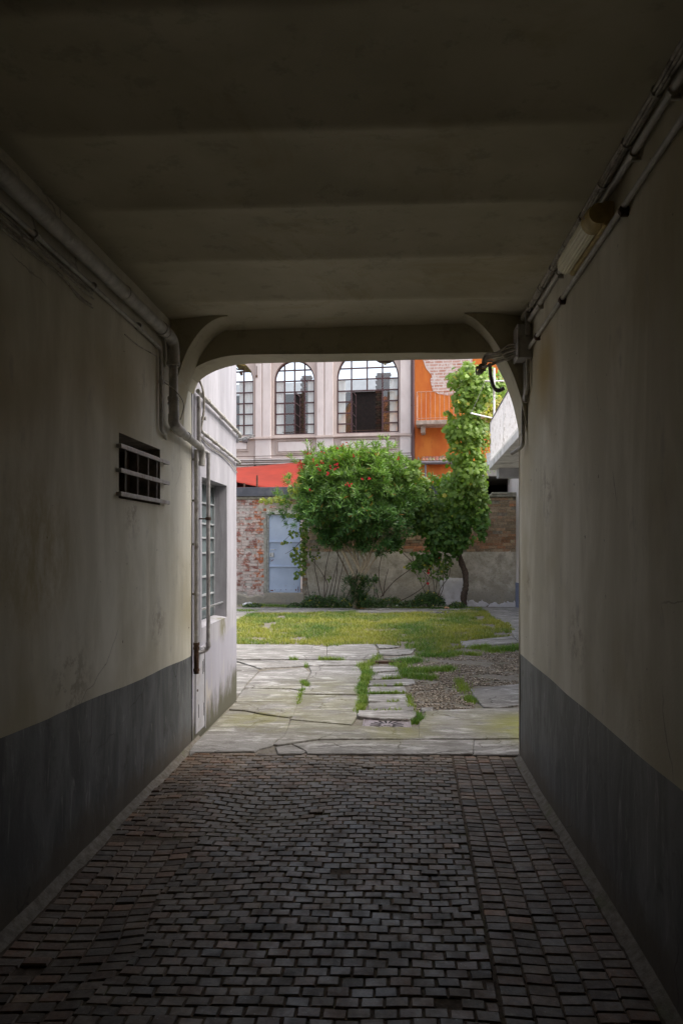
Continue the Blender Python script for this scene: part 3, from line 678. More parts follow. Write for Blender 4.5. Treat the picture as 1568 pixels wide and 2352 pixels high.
# ================================================================== PIPES AND CABLES IN THE PASSAGE
def clips(par, pts_fn, n, r, mat, name='clip'):
    for k in range(n):
        p, d, off = pts_fn(k); m = MB(); m.tube([p-d*.008, p+d*.008], r*1.28, 12); m.box(min(p.x, off), max(p.x, off), p.y-.006, p.y+.006, p.z-.006, p.z+.006); m.build(name, mat, par, auto=50)
# large drain pipe, left
t = empty('drain_pipe', (XL, 4.8, 3.0)); tag(t, 'thick painted drain pipe along the left wall, bending down beside the arch', 'drain pipe')
def rel(o, par):
    o.parent = par; o.matrix_parent_inverse = Matrix.Translation(par.location).inverted(); return o
X1 = XL+.06
a = Vector((X1, YB, 3.075)); b = Vector((X1, 4.60, 3.045)); zt_ = 3.03
rel(tb('pipe', M['pipe'], None, [a, (X1, 1.5, 3.06), b], .040, 16), t)
rel(tb('elbow', M['pipe'], None, smooth_path([(X1, 4.58, 3.045), (X1, 4.66, 3.045), (X1, 4.735, 3.02), (X1, 4.76, 2.94), (X1, 4.76, 2.88)]), .043, 16), t)
rel(tb('pipe', M['pipe'], None, [(X1, 4.76, 2.90), (X1, 4.76, 2.62)], .030, 16), t)
rel(tb('pipe', M['pipe'], None, [(X1, 4.76, 2.63), (X1+.005, 4.76, 2.50)], .036, 16), t)
rel(tb('elbow', M['pipe'], None, smooth_path([(X1, 4.76, 2.52), (X1, 4.77, 2.465), (X1+.0, 4.83, 2.44), (X1+.0, 4.95, 2.42)]), .038, 16), t)
rel(tb('pipe', M['pipe'], None, [(X1, 4.93, 2.425), (X1, 5.40, 2.385)], .029, 16), t)
rel(tb('elbow', M['pipe'], None, smooth_path([(X1, 5.38, 2.388), (X1, 5.46, 2.38), (X1-.005, 5.50, 2.33), (X1-.008, 5.50, 2.24)]), .031, 16), t)
for (p, q, r) in (((X1, 4.50, 3.046), (X1, 4.53, 3.046), .047), ((X1, 4.76, 2.86), (X1, 4.76, 2.885), .047), ((X1, 4.76, 2.615), (X1, 4.76, 2.64), .040), ((X1, 4.76, 2.585), (X1, 4.76, 2.60), .040), ((X1, 5.07, 2.413), (X1, 5.085, 2.412), .034), ((X1, 3.86, 3.05), (X1, 3.875, 3.05), .044)):
    rel(tb('collar', M['pipe'], None, [p, q], r, 16), t)
# thin conduit under it
t = empty('conduit', (XL, 4.7, 2.9)); tag(t, 'thin painted conduit running just below the thick drain pipe on the left wall', 'conduit')
X2 = XL+.022
rel(tb('pipe', M['pipe'], None, smooth_path([(X2, YB, 2.985), (X2, 1, 2.98), (X2, 3.9, 2.955), (X2, 4.50, 2.94), (X2, 4.585, 2.93), (X2, 4.605, 2.87), (X2, 4.61, 2.6), (X2, 4.615, 2.42), (X2, 4.63, 2.385), (X2, 4.70, 2.365), (XL-.01, 4.80, 2.35)], 4), .0125, 10), t)
for k, y in enumerate((.4, 1.3, 2.35, 2.95, 3.55, 4.2)):
    m = MB(); m.tube([(X2, y-.012, 2.975-.012*(y/4.4)), (X2, y+.012, 2.975-.012*(y/4.4))], .02, 10); m.box(XL-.003, X2+.0, y-.007, y+.007, 2.94, 2.985); rel(m.build('clip', M['pipe'], None, auto=50), t)
rel(tb('collar', M['pipe'], None, [(X2, 4.61, 2.70), (X2, 4.61, 2.725)], .019, 10), t)
m = MB()
for k in range(5):
    pts = []
    for i in range(40):
        y = YB+(3.55-YB)*i/39; pts.append((XL+.008+.006*(k % 3), y, 2.945-.011*k+.010*nz(y*1.3, k, 2)-.018*abs(math.sin(y*1.55))*(k/4)-.01*(y > 3.3)*k))
    m.tube(smooth_path(pts, 2), .0045, 6)
o = m.build('wire_bundle', M['cable'], None, auto=60); tag(o, 'sagging bundle of old painted wires under the left conduit', 'wires')
o = tb('loose_wire', M['cable'], None, smooth_path([(XL+.01, 4.0, 2.85), (XL+.012, 4.2, 2.845), (XL+.014, 4.42, 2.86), (XL+.01, 4.56, 2.875)]), .004, 6); tag(o, 'short frayed wire end on the left wall under the conduit', 'wire')
o = tb('thin_cord', M['cable'], None, smooth_path([(XL+.03, 4.62, 2.72), (XL+.09, 4.74, 2.67), (XL+.11, 4.84, 2.60), (XL+.075, 4.87, 2.50)]), .004, 6); tag(o, 'thin dark cord looped across the drain pipe by the arch', 'cord')
# vertical service pipe beyond the wall end, left
t = empty('standing_pipe', (XL+.035, 5.44, .7)); tag(t, 'tall thin grey pipe with rusty foot at the left mouth of the passage', 'pipe')
xs_ = XL+.035; yy_ = 5.42
rel(tb('pipe', M['pipegrey'], None, [(xs_, yy_, 2.36), (xs_, yy_, .80)], .0175, 12), t); rel(tb('rusty_foot', M['rust'], None, [(xs_, yy_, .80), (xs_, yy_, .56)], .021, 12), t)
rel(tb('pipe', M['pipegrey'], None, [(xs_, 5.49, 2.80), (xs_, 5.49, 2.39)], .018, 12), t)
for z in (1.60, 1.95, 2.28, 1.2): m = MB(); m.tube([(xs_, yy_, z-.01), (xs_, yy_, z+.01)], .022, 12); m.box(XL-.01, xs_, yy_-.008, yy_+.008, z-.008, z+.008); rel(m.build('clip', M['pipegrey'], None, auto=50), t)
for z in (.80, .765, .59): rel(tb('collar', M['rust'], None, [(xs_, yy_, z-.01), (xs_, yy_, z+.01)], .026, 12), t)
# inverted-J pipe on the white wall
t = empty('vent_pipe', (XL+.05, 5.7, .75)); tag(t, 'grey pipe with elbows at both ends standing in front of the tall side window', 'pipe')
xp = XL+.075; yp = 5.63
rel(tb('pipe', M['pipegrey'], None, smooth_path([(XL-.01, yp-.05, 2.365), (XL+.04, yp-.03, 2.37), (xp-.01, yp, 2.365), (xp, yp, 2.33), (xp, yp, 2.2)], 5)+[Vector((xp, yp, .9))]+smooth_path([(xp, yp, .80), (xp, yp, .75), (xp-.02, yp-.01, .715), (XL-.01, yp-.05, .70)], 5), .0165, 12), t)
for z in (2.34, .765): rel(tb('collar', M['pipegrey'], None, [(xp, yp, z-.02), (xp, yp, z+.02)], .022, 12), t)
m = MB(); m.tube([(xp, yp, 1.80), (xp, yp, 1.825)], .023, 12); m.tube([(XL-.01, yp-.02, 1.812), (xp, yp, 1.812)], .006, 6); rel(m.build('clip', M['rust'], None, auto=50), t)

# --- right side : cable bundle, conduits, box, lamp
def rpath(pts, X): return [onX(px, py, X) for px, py in pts]
m = MB()
for k in range(6):
    pts = []
    for i in range(60):
        y = YB+(5.0-YB)*i/59; a = k*1.05+y*.9
        pts.append((XR-.030+.013*math.cos(a)+.004*nz(y*2, k), y, 3.205+.014*math.sin(a)+.006*nz(y*3, k, 4)))
    m.tube(pts, .0068, 6)
for y in np.arange(-2.5, 4.9, .31): m.tube([(XR-.030, y, 3.205), (XR-.030, y+.012, 3.205)], .025, 8)
o = m.build('cable_bundle', M['cable'], None, auto=60); tag(o, 'thick twisted bundle of painted cables in the right ceiling corner', 'cables')
t = empty('conduit', (XR, 4.8, 3.14)); tag(t, 'upper painted conduit on the right wall that passes behind the lamp', 'conduit')
rel(tb('pipe', M['pipe'], None, [(XR-.022, YB, 3.13), (XR-.022, 4.80, 3.135)], .015, 10), t); rel(tb('elbow', M['pipe'], None, smooth_path([(XR-.022, 4.78, 3.135), (XR-.022, 4.84, 3.13), (XR-.022, 4.87, 3.09), (XR-.018, 4.87, 2.6)]), .014, 10), t)
for y in (-.5, .8, 2.35, 2.72, 3.9, 4.4): m = MB(); m.tube([(XR-.022, y-.01, 3.131), (XR-.022, y+.01, 3.131)], .021, 10); m.box(XR-.03, XR+.01, y-.006, y+.006, 3.10, 3.12); rel(m.build('clip', M['pipe'], None, auto=50), t)
t = empty('conduit', (XR, 4.8, 2.97)); tag(t, 'lower painted conduit on the right wall, dropping in bends down the edge of the arch', 'conduit')
cpts = [Vector((XR-.018, YB, 3.03)), Vector((XR-.018, 1.5, 3.01)), Vector((XR-.018, 4.70, 2.955))]
tail = [(XR-.018, 4.76, 2.945), (XR-.02, 4.79, 2.90), (XR-.02, 4.79, 2.75), (XR-.02, 4.80, 2.70), (XR-.022, 4.90, 2.64), (XR-.022, 4.94, 2.60), (XR-.022, 4.95, 2.42), (XR-.022, 4.95, 2.33), (XR-.03, 5.0, 2.30), (XR-.075, 5.10, 2.27)]
rel(tb('pipe', M['pipe'], None, cpts+smooth_path(tail, 4), .0135, 10), t)
for y in (-.2, 1.1, 2.85, 3.85, 4.5): m = MB(); zc = 3.03-.075*(y-YB)/7.7; m.tube([(XR-.018, y-.012, zc), (XR-.018, y+.012, zc)], .021, 10); m.box(XR-.03, XR+.01, y-.007, y+.007, zc-.026, zc-.012); rel(m.build('clip', M['rust'], None, auto=50), t)
t = empty('junction_box', (.92, 4.80, 3.0)); tag(t, 'painted metal junction box on the right edge of the arch where the cables meet', 'junction box')
m = MB(); m.box(.888, XR+.01, 4.74, 4.90, 2.885, 3.115); rel(m.build('body', M['boxpaint'], None, bevel=.006), t)
m = MB(); m.box(.876, .888, 4.735, 4.905, 2.880, 3.12); rel(m.build('lid', M['boxpaint'], None, bevel=.005), t)
for z in (2.90, 3.09): rel(tb('screw', M['rust'], None, [(.874, 4.76, z), (.880, 4.76, z)], .006, 8), t)
o = bx('wire_duct', M['boxpaint'], None, .925, .955, 4.715, 4.738, 3.03, 3.20, .004); tag(o, 'short wire duct entering the junction box from above', 'wire duct')
m = MB()
for k in range(7):
    z = 2.985-.012*k; s0 = Vector((.885, 4.80+.01*(k % 3), 2.99-.011*k))
    pts = [s0, s0+Vector((-.05, .05, .006*(3-k)-.004)), Vector((.76, 4.90+.006*k, 2.965-.009*k+.008*math.sin(k))), Vector((.70, 4.99, 2.98-.009*k)), Vector((.675+.004*k, 5.02+.01*(k % 2), 2.94-.004*k)), Vector((.69-.01*k, 5.06, 2.90))]
    m.tube(smooth_path(pts, 5), .0045 if k % 3 else .007, 7)
m.tube(smooth_path([(.885, 4.82, 2.925), (.80, 4.92, 2.915), (.70, 4.96, 2.885), (.665, 5.01, 2.90)], 5), .010, 8)
o = m.build('cable_bunch', M['cable'], None, auto=60); tag(o, 'bunch of cables strung from the junction box to the arch corner', 'cables')
m = MB(); kc = Vector((.665, 5.04, 2.885))
for k in range(9):
    pts = []
    ax = Vector((rnd(-1, 1), rnd(-.6, .6), rnd(-.5, .5))).normalized(); u_ = ax.orthogonal().normalized(); v_ = ax.cross(u_)
    for i in range(17):
        a = i/16*2*PI*1.0; pts.append(kc+u_*.045*math.cos(a)*rnd(.9, 1.1)+v_*.03*math.sin(a)*rnd(.9, 1.1)+Vector((rnd(-.004, .004), 0, 0)))
    m.tube(pts, .0045, 6)
o = m.build('cable_knot', M['cable'], None, auto=60); tag(o, 'tangled knot of cables hanging at the right corner of the lintel', 'cables')
m = MB(); pth = smooth_path([onY(1124, 835, 5.15), onY(1126, 862, 5.2), onY(1133, 888, 5.2), onY(1143, 897, 5.22), onY(1156, 892, 5.24)], 14)
m.tube(pth, [.016 if i % 2 else .0125 for i in range(len(pth))], 10)
o = m.build('hose', M['blackrub'], None, auto=80); tag(o, 'dark ribbed hose hanging in a loop below the right corner of the arch', 'hose')
# lamp
t = empty('tube_lamp', (XR, 3.3, 3.08)); tag(t, 'unlit bulkhead tube lamp with ribbed cream lens high on the right wall', 'lamp')
lx, lz0 = XR-.075, 3.045; ly0, ly1 = 3.02, 3.62
m = MB(); m.box(XR-.045, XR+.002, ly0+.0, ly1-.03, lz0-.055, lz0+.055); rel(m.build('housing', M['lampbody'], None, bevel=.01), t)
m = MB(); nrib = 40
def lensf(u, v):
    a = -PI*.5-.25+ (PI+.5)*u; r = .050+.0016*math.cos(a*22); y = ly0+.09+(ly1-.02-ly0-.09)*v
    e = min(1, (1-v)*18+.0001, 1); r *= math.sqrt(max(0, 1-(1-e)**2))
    return (lx+.012-r*math.cos(a), y, lz0+r*math.sin(a))
m.grid(lensf, 90, 40); rel(m.build('lens', M['lens'], None, smooth=True), t)
m = MB(); m.tube(smooth_path([(lx+.012, ly0-.0, lz0), (lx+.012, ly0+.02, lz0), (lx+.012, ly0+.10, lz0)], 4), [.02]+[.045]*4+[.053]*4, 18); rel(m.build('end_cap', M['lampbody'], None, auto=50), t)
rel(tb('screw', M['alu'], None, [(lx-.035, ly0+.05, lz0), (lx-.042, ly0+.05, lz0)], .006, 8), t)
# bell lamp under the lintel outside
p = onY(884, 826, 5.75); t = empty('hanging_lamp', p); tag(t, 'dark bell shaped lamp just showing below the lintel of the arch', 'lamp')
m = MB(); m.tube([(0, 0, .10), (0, 0, .06), (0, 0, .03), (0, 0, 0.0), (0, 0, -.02), (0, 0, -.032)], [.02, .03, .075, .085, .055, .02], 20); m.build('shade', M['rust'], t, auto=50)
tb('bracket', M['rust'], t, [(0, 0, .09), (0, -.12, .22), (0, -.31, .24)], .01, 8); tb('bulb', M['lens'], t, [(0, 0, -.03), (0, 0, -.045)], [.016, .008], 10)

# ================================================================== SIDE HOUSE, LEFT
sh = empty('side_house', (XL, 5.5, 0)); tag(sh, 'white plastered house corner on the left of the court with algae at its foot', 'building')
def s_(o): return rel(o, sh)
WY0, WY1, WZ0, WZ1 = 5.70, 6.59, .89, 2.17
YC = 7.06
m = MB(); ys = sorted(set(list(np.linspace(5.455, YC, 26))+[WY0, WY1])); ys = [y for y in ys if y in (WY0, WY1) or min(abs(y-WY0), abs(y-WY1)) > .02]
zs = [-.1, .2, .5, .7, WZ0, 1.2, 1.5, 1.8, WZ1, 2.4, 2.7, 3.0, 3.4, 4, 5, 6, 7.2]
vs = [(XL+.005*nz(y*1.2, z, 2)+(-.012*max(0, 1-abs(y-YC)/.05)), y, z) for y in ys for z in zs]; nzs = len(zs)
fs = [(i*nzs+j, (i+1)*nzs+j, (i+1)*nzs+j+1, i*nzs+j+1) for i in range(len(ys)-1) for j in range(nzs-1) if not (WY0-1e-6 <= ys[i] and ys[i+1] <= WY1+1e-6 and WZ0-1e-6 <= zs[j] and zs[j+1] <= WZ1+1e-6)]
m.add(vs, fs)
m.quad((XL-.012, YC, -.1), (-7, YC, -.1), (-7, YC, 7.2), (XL-.012, YC, 7.2)); m.quad((XL, 5.455, 7.2), (XL, YC, 7.2), (-7, YC, 7.2), (-7, 5.455, 7.2))
m.box(-7, XL-.6, 5.46, YC-.01, -.1, 7.1)
m.quad((XL, 5.42, -.1), (XL, 5.455, -.1), (XL, 5.455, 3.06), (XL, 5.42, 3.06))
s_(m.build('wall', M['white'], None, auto=40))
m = MB(); XI = XL-.125
m.quad((XL, WY0, WZ0), (XL, WY1, WZ0+.0), (XI, WY1, WZ0+.02), (XI, WY0, WZ0+.02)); m.quad((XL, WY0, WZ1), (XI, WY0, WZ1), (XI, WY1, WZ1), (XL, WY1, WZ1)); m.quad((XL, WY1, WZ0), (XL, WY1, WZ1), (XI, WY1, WZ1), (XI, WY1, WZ0)); m.quad((XL, WY0, WZ0), (XI, WY0, WZ0), (XI, WY0, WZ1), (XL, WY0, WZ1))
s_(m.build('reveal', M['white'], None))
w = s_(bx('window', M['winpane'], None, XI-.02, XI-.014, WY0+.01, WY1-.004, WZ0+.01, WZ1-.01))
def w_(o): o.parent = w; o.matrix_parent_inverse = w.matrix_parent_inverse.inverted() @ Matrix.Translation(-sh.location) if False else Matrix.Identity(4); return o
for z in (1.13, 1.30, 1.52, 1.66, 1.79, 1.98): w_(bx('glazing_bar', M['trim'], None, XI-.014, XI+.004, WY0+.01, WY1-.006, z-.008, z+.008))
for y in (5.95, 6.42): w_(bx('glazing_bar', M['trim'], None, XI-.012, XI+.001, y-.006, y+.006, WZ0+.015, WZ1-.01))
w_(bx('frame', M['trim'], None, XI-.014, XI+.006, WY1-.018, WY1-.001, WZ0+.02, WZ1-.003)); w_(bx('frame', M['trim'], None, XI-.014, XI+.006, WY0+.001, WY1-.02, WZ1-.02, WZ1-.003))
s_(tb('guard_rail', M['alu'], None, [(XL-.045, WY0-.01, 1.035), (XL-.045, WY1+.01, 1.035)], .011, 10))
# utility door with vent slots
t = empty('utility_door', (XL, 5.64, .05)); tag(t, 'narrow grey metal utility door with black vent slots at the foot of the white house', 'utility door')
m = MB(); m.box(XL-.005, XL+.008, 5.50, 5.76, .05, .72); rel(m.build('panel', M['cabinet'], None, bevel=.003), t)
m = MB(); m.box(XL-.005, XL+.012, 5.765, 5.78, .03, .74); m.box(XL-.005, XL+.012, 5.50, 5.765, .725, .74); rel(m.build('frame', M['cabinet'], None), t)
for y, z in ((5.70, .56), (5.735, .57), (5.58, .22), (5.735, .20)): rel(bx('slot', M['slot'], None, XL+.0085, XL+.0095, y-.006, y+.006, z-.055, z+.055), t)
rel(tb('lock', M['rust'], None, [(XL+.008, 5.54, .40), (XL+.013, 5.54, .40)], .01, 10), t)
# pipes on the white wall
def wall_pipe(p0, p1, r, label, nclip=4, hose=None):
    t = empty('wall_pipe', p0); tag(t, label, 'pipe'); p0, p1 = Vector(p0), Vector(p1)
    rel(tb('pipe', M['pipe'], None, [p0, p1, p1+Vector((-.01, .05, -.005)), p1+Vector((-.05, .07, -.005))], r, 12), t)
    for k in range(nclip):
        p = p0.lerp(p1, (k+.6)/nclip); m = MB(); m.tube([p, p+Vector((0, .015, 0))], r*1.3, 12); m.box(XL-.005, p.x, p.y, p.y+.012, p.z-.006, p.z+.006); rel(m.build('clip', M['pipe'], None, auto=50), t)
    return t
wall_pipe((XL+.035, 5.46, 2.84), (XL+.035, 7.03, 2.735), .018, 'upper pipe crossing the white house wall to its corner', 3)
t = wall_pipe((XL+.03, 5.58, 2.535), (XL+.03, 7.03, 2.45), .014, 'lower pipe crossing the white house wall above its window', 5)
o = tb('black_cable', M['cable'], None, smooth_path([(XL+.02, 5.47, 2.98), (XL+.06, 5.52, 2.86), (XL+.055, 5.56, 2.70), (XL+.035, 5.56, 2.56), (XL+.03, 5.60, 2.535)]), .009, 8); tag(o, 'grey cable hanging from the arch to the lower wall pipe', 'cable')
o = tb('sagging_wire', M['cable'], None, smooth_path([(XL+.012, 5.62, 2.50), (XL+.014, 5.9, 2.455), (XL+.014, 6.3, 2.44), (XL+.014, 6.7, 2.40), (XL+.01, 7.0, 2.34)]), .005, 6); tag(o, 'thin wire sagging below the lower pipe on the white wall', 'wire')
t = empty('bulkhead', (XL, 5.75, 2.66)); bpy.data.objects.remove(t)
o = tb('wall_stub', M['pipegrey'], None, [(XL-.01, 5.66, 2.66), (XL+.05, 5.66, 2.655)], .018, 12); tag(o, 'short pipe stub between the two pipes on the white wall', 'pipe stub')
t = empty('drying_arm', (XL, 7.08, 2.70)); tag(t, 'small aluminium drying arm sticking out from the corner of the white house', 'drying arm')
a0 = Vector((XL+.0, 7.10, 2.70)); a1 = a0+Vector((.15, .05, .055))
m = MB(); m.tube([a0, a1], .006, 6); m.tube([a0+Vector((0, .04, -.01)), a1+Vector((0, .04, -.01))], .006, 6)
for k in range(5): q = a0.lerp(a1, k/4); m.tube([q, q+Vector((0, .04, -.01))], .004, 6)
rel(m.build('arm', M['alu'], None, auto=50), t); rel(bx('bracket', M['alu'], None, XL-.03, XL+.008, 7.064, 7.08, 2.66, 2.74), t)
t = empty('eaves_bracket', (XL, 7.1, 3.45)); tag(t, 'mossy tile with rusty bracket at the top corner of the white house', 'eaves bracket')
e = onY(556, 850, 7.2)
m = MB(); m.prism([(e.x-.06, e.z+.10), (e.x+.0, e.z+.06), (e.x+.075, e.z+.018), (e.x+.06, e.z+.006), (e.x-.02, e.z+.03), (e.x-.06, e.z+.04)], 'y', 7.08, 7.34); rel(m.build('tile', simple('mossy_tile', (.17, .13, .04), .95, 0, .5, 40, .6), None), t)
m = MB(); m.tube(smooth_path([(e.x-.06, 7.1, e.z+.0), (e.x-.02, 7.14, e.z-.01), (e.x+.03, 7.14, e.z-.005), (e.x+.03, 7.14, e.z-.03), (e.x-.02, 7.14, e.z-.035)], 4), .007, 6); m.tube([(e.x+.0, 7.14, e.z-.03), (e.x+.01, 7.14, e.z-.07)], [.02, .012], 8); rel(m.build('bracket', M['rust'], None, auto=50), t)

# ================================================================== RIGHT HOUSE WITH BALCONY
rh = empty('right_house', (3.3, 12, 0)); tag(rh, 'white house along the right side of the court with a slatted balcony', 'building')
def r_(o): return rel(o, rh)
m = MB(); m.quad((3.28, 5.46, -.1), (3.24, 19.0, -.1), (3.24, 19.0, 4.1), (3.28, 5.46, 4.1)); m.box(3.3, 8, 5.47, 19.0, -.1, 4.09); m.box(2.2, 8, 18.6, 23.5, 3.45, 3.75)
r_(m.build('wall', M['facade']))
r_(bx('lower_band', simple('blue_grey_band', (.20, .22, .32), .8), None, 3.215, 3.262, 8, 17.7, -.05, .62))
bal = r_(MB().build('balcony', M['slab'])) if False else None
Y0b, Y1b = 6.6, 12.65
m = MB(); f = lambda y: 1.82+(y-12.7)*.0455
m.add([(f(Y0b), Y0b, 2.97), (3.27, Y0b, 2.97), (3.25, Y1b, 2.97), (f(Y1b), Y1b, 2.97), (f(Y0b), Y0b, 3.09), (3.27, Y0b, 3.09), (3.25, Y1b, 3.09), (f(Y1b), Y1b, 3.09)], [(0,3,2,1),(4,5,6,7),(0,1,5,4),(1,2,6,5),(2,3,7,6),(3,0,4,7)])
bal = r_(m.build('balcony', M['slab'], None, bevel=.008))
def b_(o): o.parent = bal; o.matrix_parent_inverse = Matrix.Identity(4); return o
b_(bx('cross_beam', M['slabgrey'], None, 1.95, 3.25, 12.35, 12.60, 2.80, 2.968))
m = MB()
n = 100
for k in range(n):
    y = Y0b+.03+(Y1b-Y0b-.06)*k/(n-1); x = f(y)+.03; m.box(x-.005, x+.005, y-.006, y+.006, 3.12, 3.84)
m.box(0, 0, 0, 0, 0, 0) if False else None
b_(m.build('slat_panel', M['whitemetal']))
m = MB(); m.tube([(f(Y0b)+.03, Y0b, 3.85), (f(Y1b)+.03, Y1b, 3.85)], .015, 8); m.tube([(f(Y1b)+.03, Y1b, 3.85), (3.2, Y1b, 3.85)], .015, 8); b_(m.build('hand_rail', M['gutter'], None, auto=50))
m = MB(); m.tube([(f(Y0b)+.03, Y0b, 3.13), (f(Y1b)+.03, Y1b, 3.13)], .010, 8); b_(m.build('bottom_rail', M['whitemetal'], None, auto=50))
for k in range(9):
    x = 1.9+k*.14; m = MB(); m.box(x-.008, x+.008, Y1b-.035, Y1b-.02, 3.09, 3.85); b_(m.build('baluster', M['whitemetal']))
for y in (Y0b+.02, 8.6, 10.6, Y1b-.02):
    b_(bx('post', M['whitemetal'], None, f(y)+.02, f(y)+.05, y-.015, y+.015, 3.09, 3.85))
# clothes line stand
p = onY(1134, 1010, 12.5); t = empty('clothes_line_stand', (p.x, 12.5, 3.09)); tag(t, 'white clothes line stand with two cross arms at the end of the balcony', 'clothes line')
zt = onY(1134, 846, 12.5).z; za = onY(1134, 875, 12.5).z; zl = onY(1134, 960, 12.5).z
rel(tb('post', M['whitemetal'], None, [(p.x, 12.5, 3.09), (p.x, 12.5, zt)], .020, 10), t)
A = (onY(1113, 875, 12.5), onY(1160, 875, 12.5)); rel(tb('arm', M['whitemetal'], None, [A[0], A[1]], .016, 8), t)
B = (onY(1081, 949, 12.0), onY(1133, 961, 12.5)); rel(tb('arm', M['whitemetal'], None, [B[0], B[1]], .014, 8), t)
rel(tb('line', M['gutter'], None, smooth_path([A[0], (A[0]+B[0])*.5+Vector((-.01, 0, -.04)), B[0]]), .002, 5), t); rel(tb('line', M['gutter'], None, smooth_path([A[1], B[0].lerp(B[1], .5)]), .002, 5), t)
# dark covered shed behind the wall, right
t = empty('covered_shed', (3.4, 20, 0)); tag(t, 'dark covered lean-to visible above the wall under the right balcony', 'shed')
m = MB(); m.box(2.35, 4.8, 21.6, 21.8, 0, 3.7); m.box(4.8, 4.9, 18.7, 21.6, 0, 3.7); m.box(2.25, 2.35, 18.9, 21.8, 0, 3.7); rel(m.build('wall', M['dark']), t)  # near-black walls carry the recess's shade in their colour
rel(bx('roof', M['slabgrey'], None, 2.2, 4.95, 18.5, 21.9, 3.70, 3.82), t)

# ================================================================== BACK WALL WITH DOOR
BW = Frame(18.05, math.radians(4.6)); bw = fr_empty('court_wall', BW)
tag(bw, 'old brick court wall, limewashed left of its blue door and cement rendered low on the right', 'wall')
ZT = BW.z_(900, 1143)
uD0, uD1 = BW.u_(618.5), BW.u_(690); zD0, zD1 = BW.z_(655, 1361), BW.z_(655, 1183)
UL, UR = -8.0, 4.1
m = MB()
for (a, b, c, d) in ((UL, uD0-.05, -.1, ZT), (uD1+.05, UR, -.1, ZT), (uD0-.05, uD1+.05, zD1+.04, ZT), (uD0-.05, uD1+.05, -.1, zD0-.02)):
    m.mi = 0 if b < -1.5 else 1; m.box(a, b, .0, .32, c, d)
core = m.build('masonry', [M['mortarw'], M['mortar']], bw)
uP = BW.u_(706); zP = BW.z_(1100, 1266)
mbw, mbr = MB(), MB()
hgt = .078; zz = .16; r = 0
while zz < ZT-.02:
    u = UL+.1+(r % 2)*.12
    while u < UR:
        L = rnd(.20, .25) if random.random() < .75 else .115
        if zz+hgt > ZT: break
        a, b = u, u+L-.012; z0_, z1_ = zz, zz+hgt-.011
        ok = not (b > uD0-.07 and a < uD1+.04 and z1_ > zD0-.08 and z0_ < zD1+.07)
        if a > uP-.12 and z0_ < zP-.02: ok = False
        if z0_ < .28+.08*nz(u*2, 3) : ok = ok and random.random() < .35
        left = u < uD0+.1
        if ok and random.random() > (.03 if left else .05):
            mm = mbw if left else mbr
            q = random.random()
            if left:
                nearq = u > uD0-.48
                basec = (.52, .17, .075) if (nearq and random.random() < .7) else random.choice([(.40, .17, .12), (.36, .155, .12), (.48, .36, .32), (.52, .42, .38), (.33, .14, .115)])
            else: basec = random.choice([(.25, .14, .085), (.29, .155, .09), (.28, .19, .12), (.24, .15, .095), (.34, .25, .165), (.31, .21, .14), (.38, .18, .10)])
            if not left: basec = tuple(1.5*c_ for c_ in basec)
            if not left and (nz(u*.8, zz*1.5, 31) > .0 or random.random() < .2): basec = tuple(.45*c+.55*d for c, d in zip(basec, (.36, .30, .22)))
            g = rnd(.75, 1.2); mm.col = tuple(c*g for c in basec)
            pr = rnd(.006, .020) if left else rnd(.002, .018); 
            j = lambda: rnd(-.005, .005)
            A_ = [(a+j(), -pr, z0_+j()), (b+j(), -pr, z0_+j()), (b+j(), -pr, z1_+j()), (a+j(), -pr, z1_+j())]; B_ = [(a-.003, .004, z0_-.003), (b+.003, .004, z0_-.003), (b+.003, .004, z1_+.003), (a-.003, .004, z1_+.003)]
            mm.add(A_+B_, [(0, 1, 2, 3), (0, 4, 5, 1), (1, 5, 6, 2), (2, 6, 7, 3), (3, 7, 4, 0)])
        u += L
    zz += hgt; r += 1
mbw.build('brickwork', M['brickw'], bw); mbr.build('brickwork', M['brick'], bw)
def ragged_sheet(name, mat, u0, u1, z0_, z1_, th, jit, par, n=90, freq=2.5, sides=True, w0=0.0):
    m = MB(); nzv = 26
    def fn(s_, t_):
        zt2 = z1_+jit*fbm(s_*(u1-u0)*freq, 3.1, z1_); zb2 = z0_; u = u0+(u1-u0)*s_
        z = zb2+(zt2-zb2)*t_
        if sides: u += jit*(fbm(z*freq, 7.7, u0)*(1-s_)+fbm(z*freq, 1.7, u1)*s_)*1.2
        edge = min(t_*1e9, (1-t_)*6, 1); 
        if sides: edge = min(edge, s_*25, (1-s_)*25)
        return (u, w0-th*min(1, edge)**.5-.012*nz(u*2.2, z*2.2, 9)*min(1, edge)-.004*nz(u*9, z*9, 4)*min(1, edge), z)
    m.grid(fn, n, nzv); return m.build(name, mat, par, smooth=True)
ragged_sheet('cement_render', M['render'], uP-.02, UR, -.05, zP, .025, .09, bw, 150)
ragged_sheet('cement_render', M['render'], UL, uP+.05, -.08, .26, .035, .12, bw, 120, sides=False)
ragged_sheet('cement_render', M['render'], uD0-.35, uD1+1.0, zD1+.07, ZT-.10, .020, .10, bw, 60)
ragged_sheet('cement_render', simple('door_surround_cement', (.36, .35, .31), .9, 0, .3, 10, .4), uD0-.16, uD0-.045, zD0-.02, zD1+.05, .028, .025, bw, 10, 5)
u0_, z0_ = BW.at(1010, 1383); u1_, z1_ = BW.at(1062, 1328)
ragged_sheet('white_patch', M['whitepatch'], u0_, u1_+.12, -.02, z1_+.04, .045, .05, bw, 30, 3)
ragged_sheet('white_patch', M['whitepatch'], u1_+.02, BW.u_(1115), -.05, .14, .034, .16, bw, 60, 5); ragged_sheet('white_patch', M['whitepatch'], BW.u_(1117), BW.u_(1187), -.05, .10, .033, .13, bw, 60, 6)
uC = BW.u_(1042)
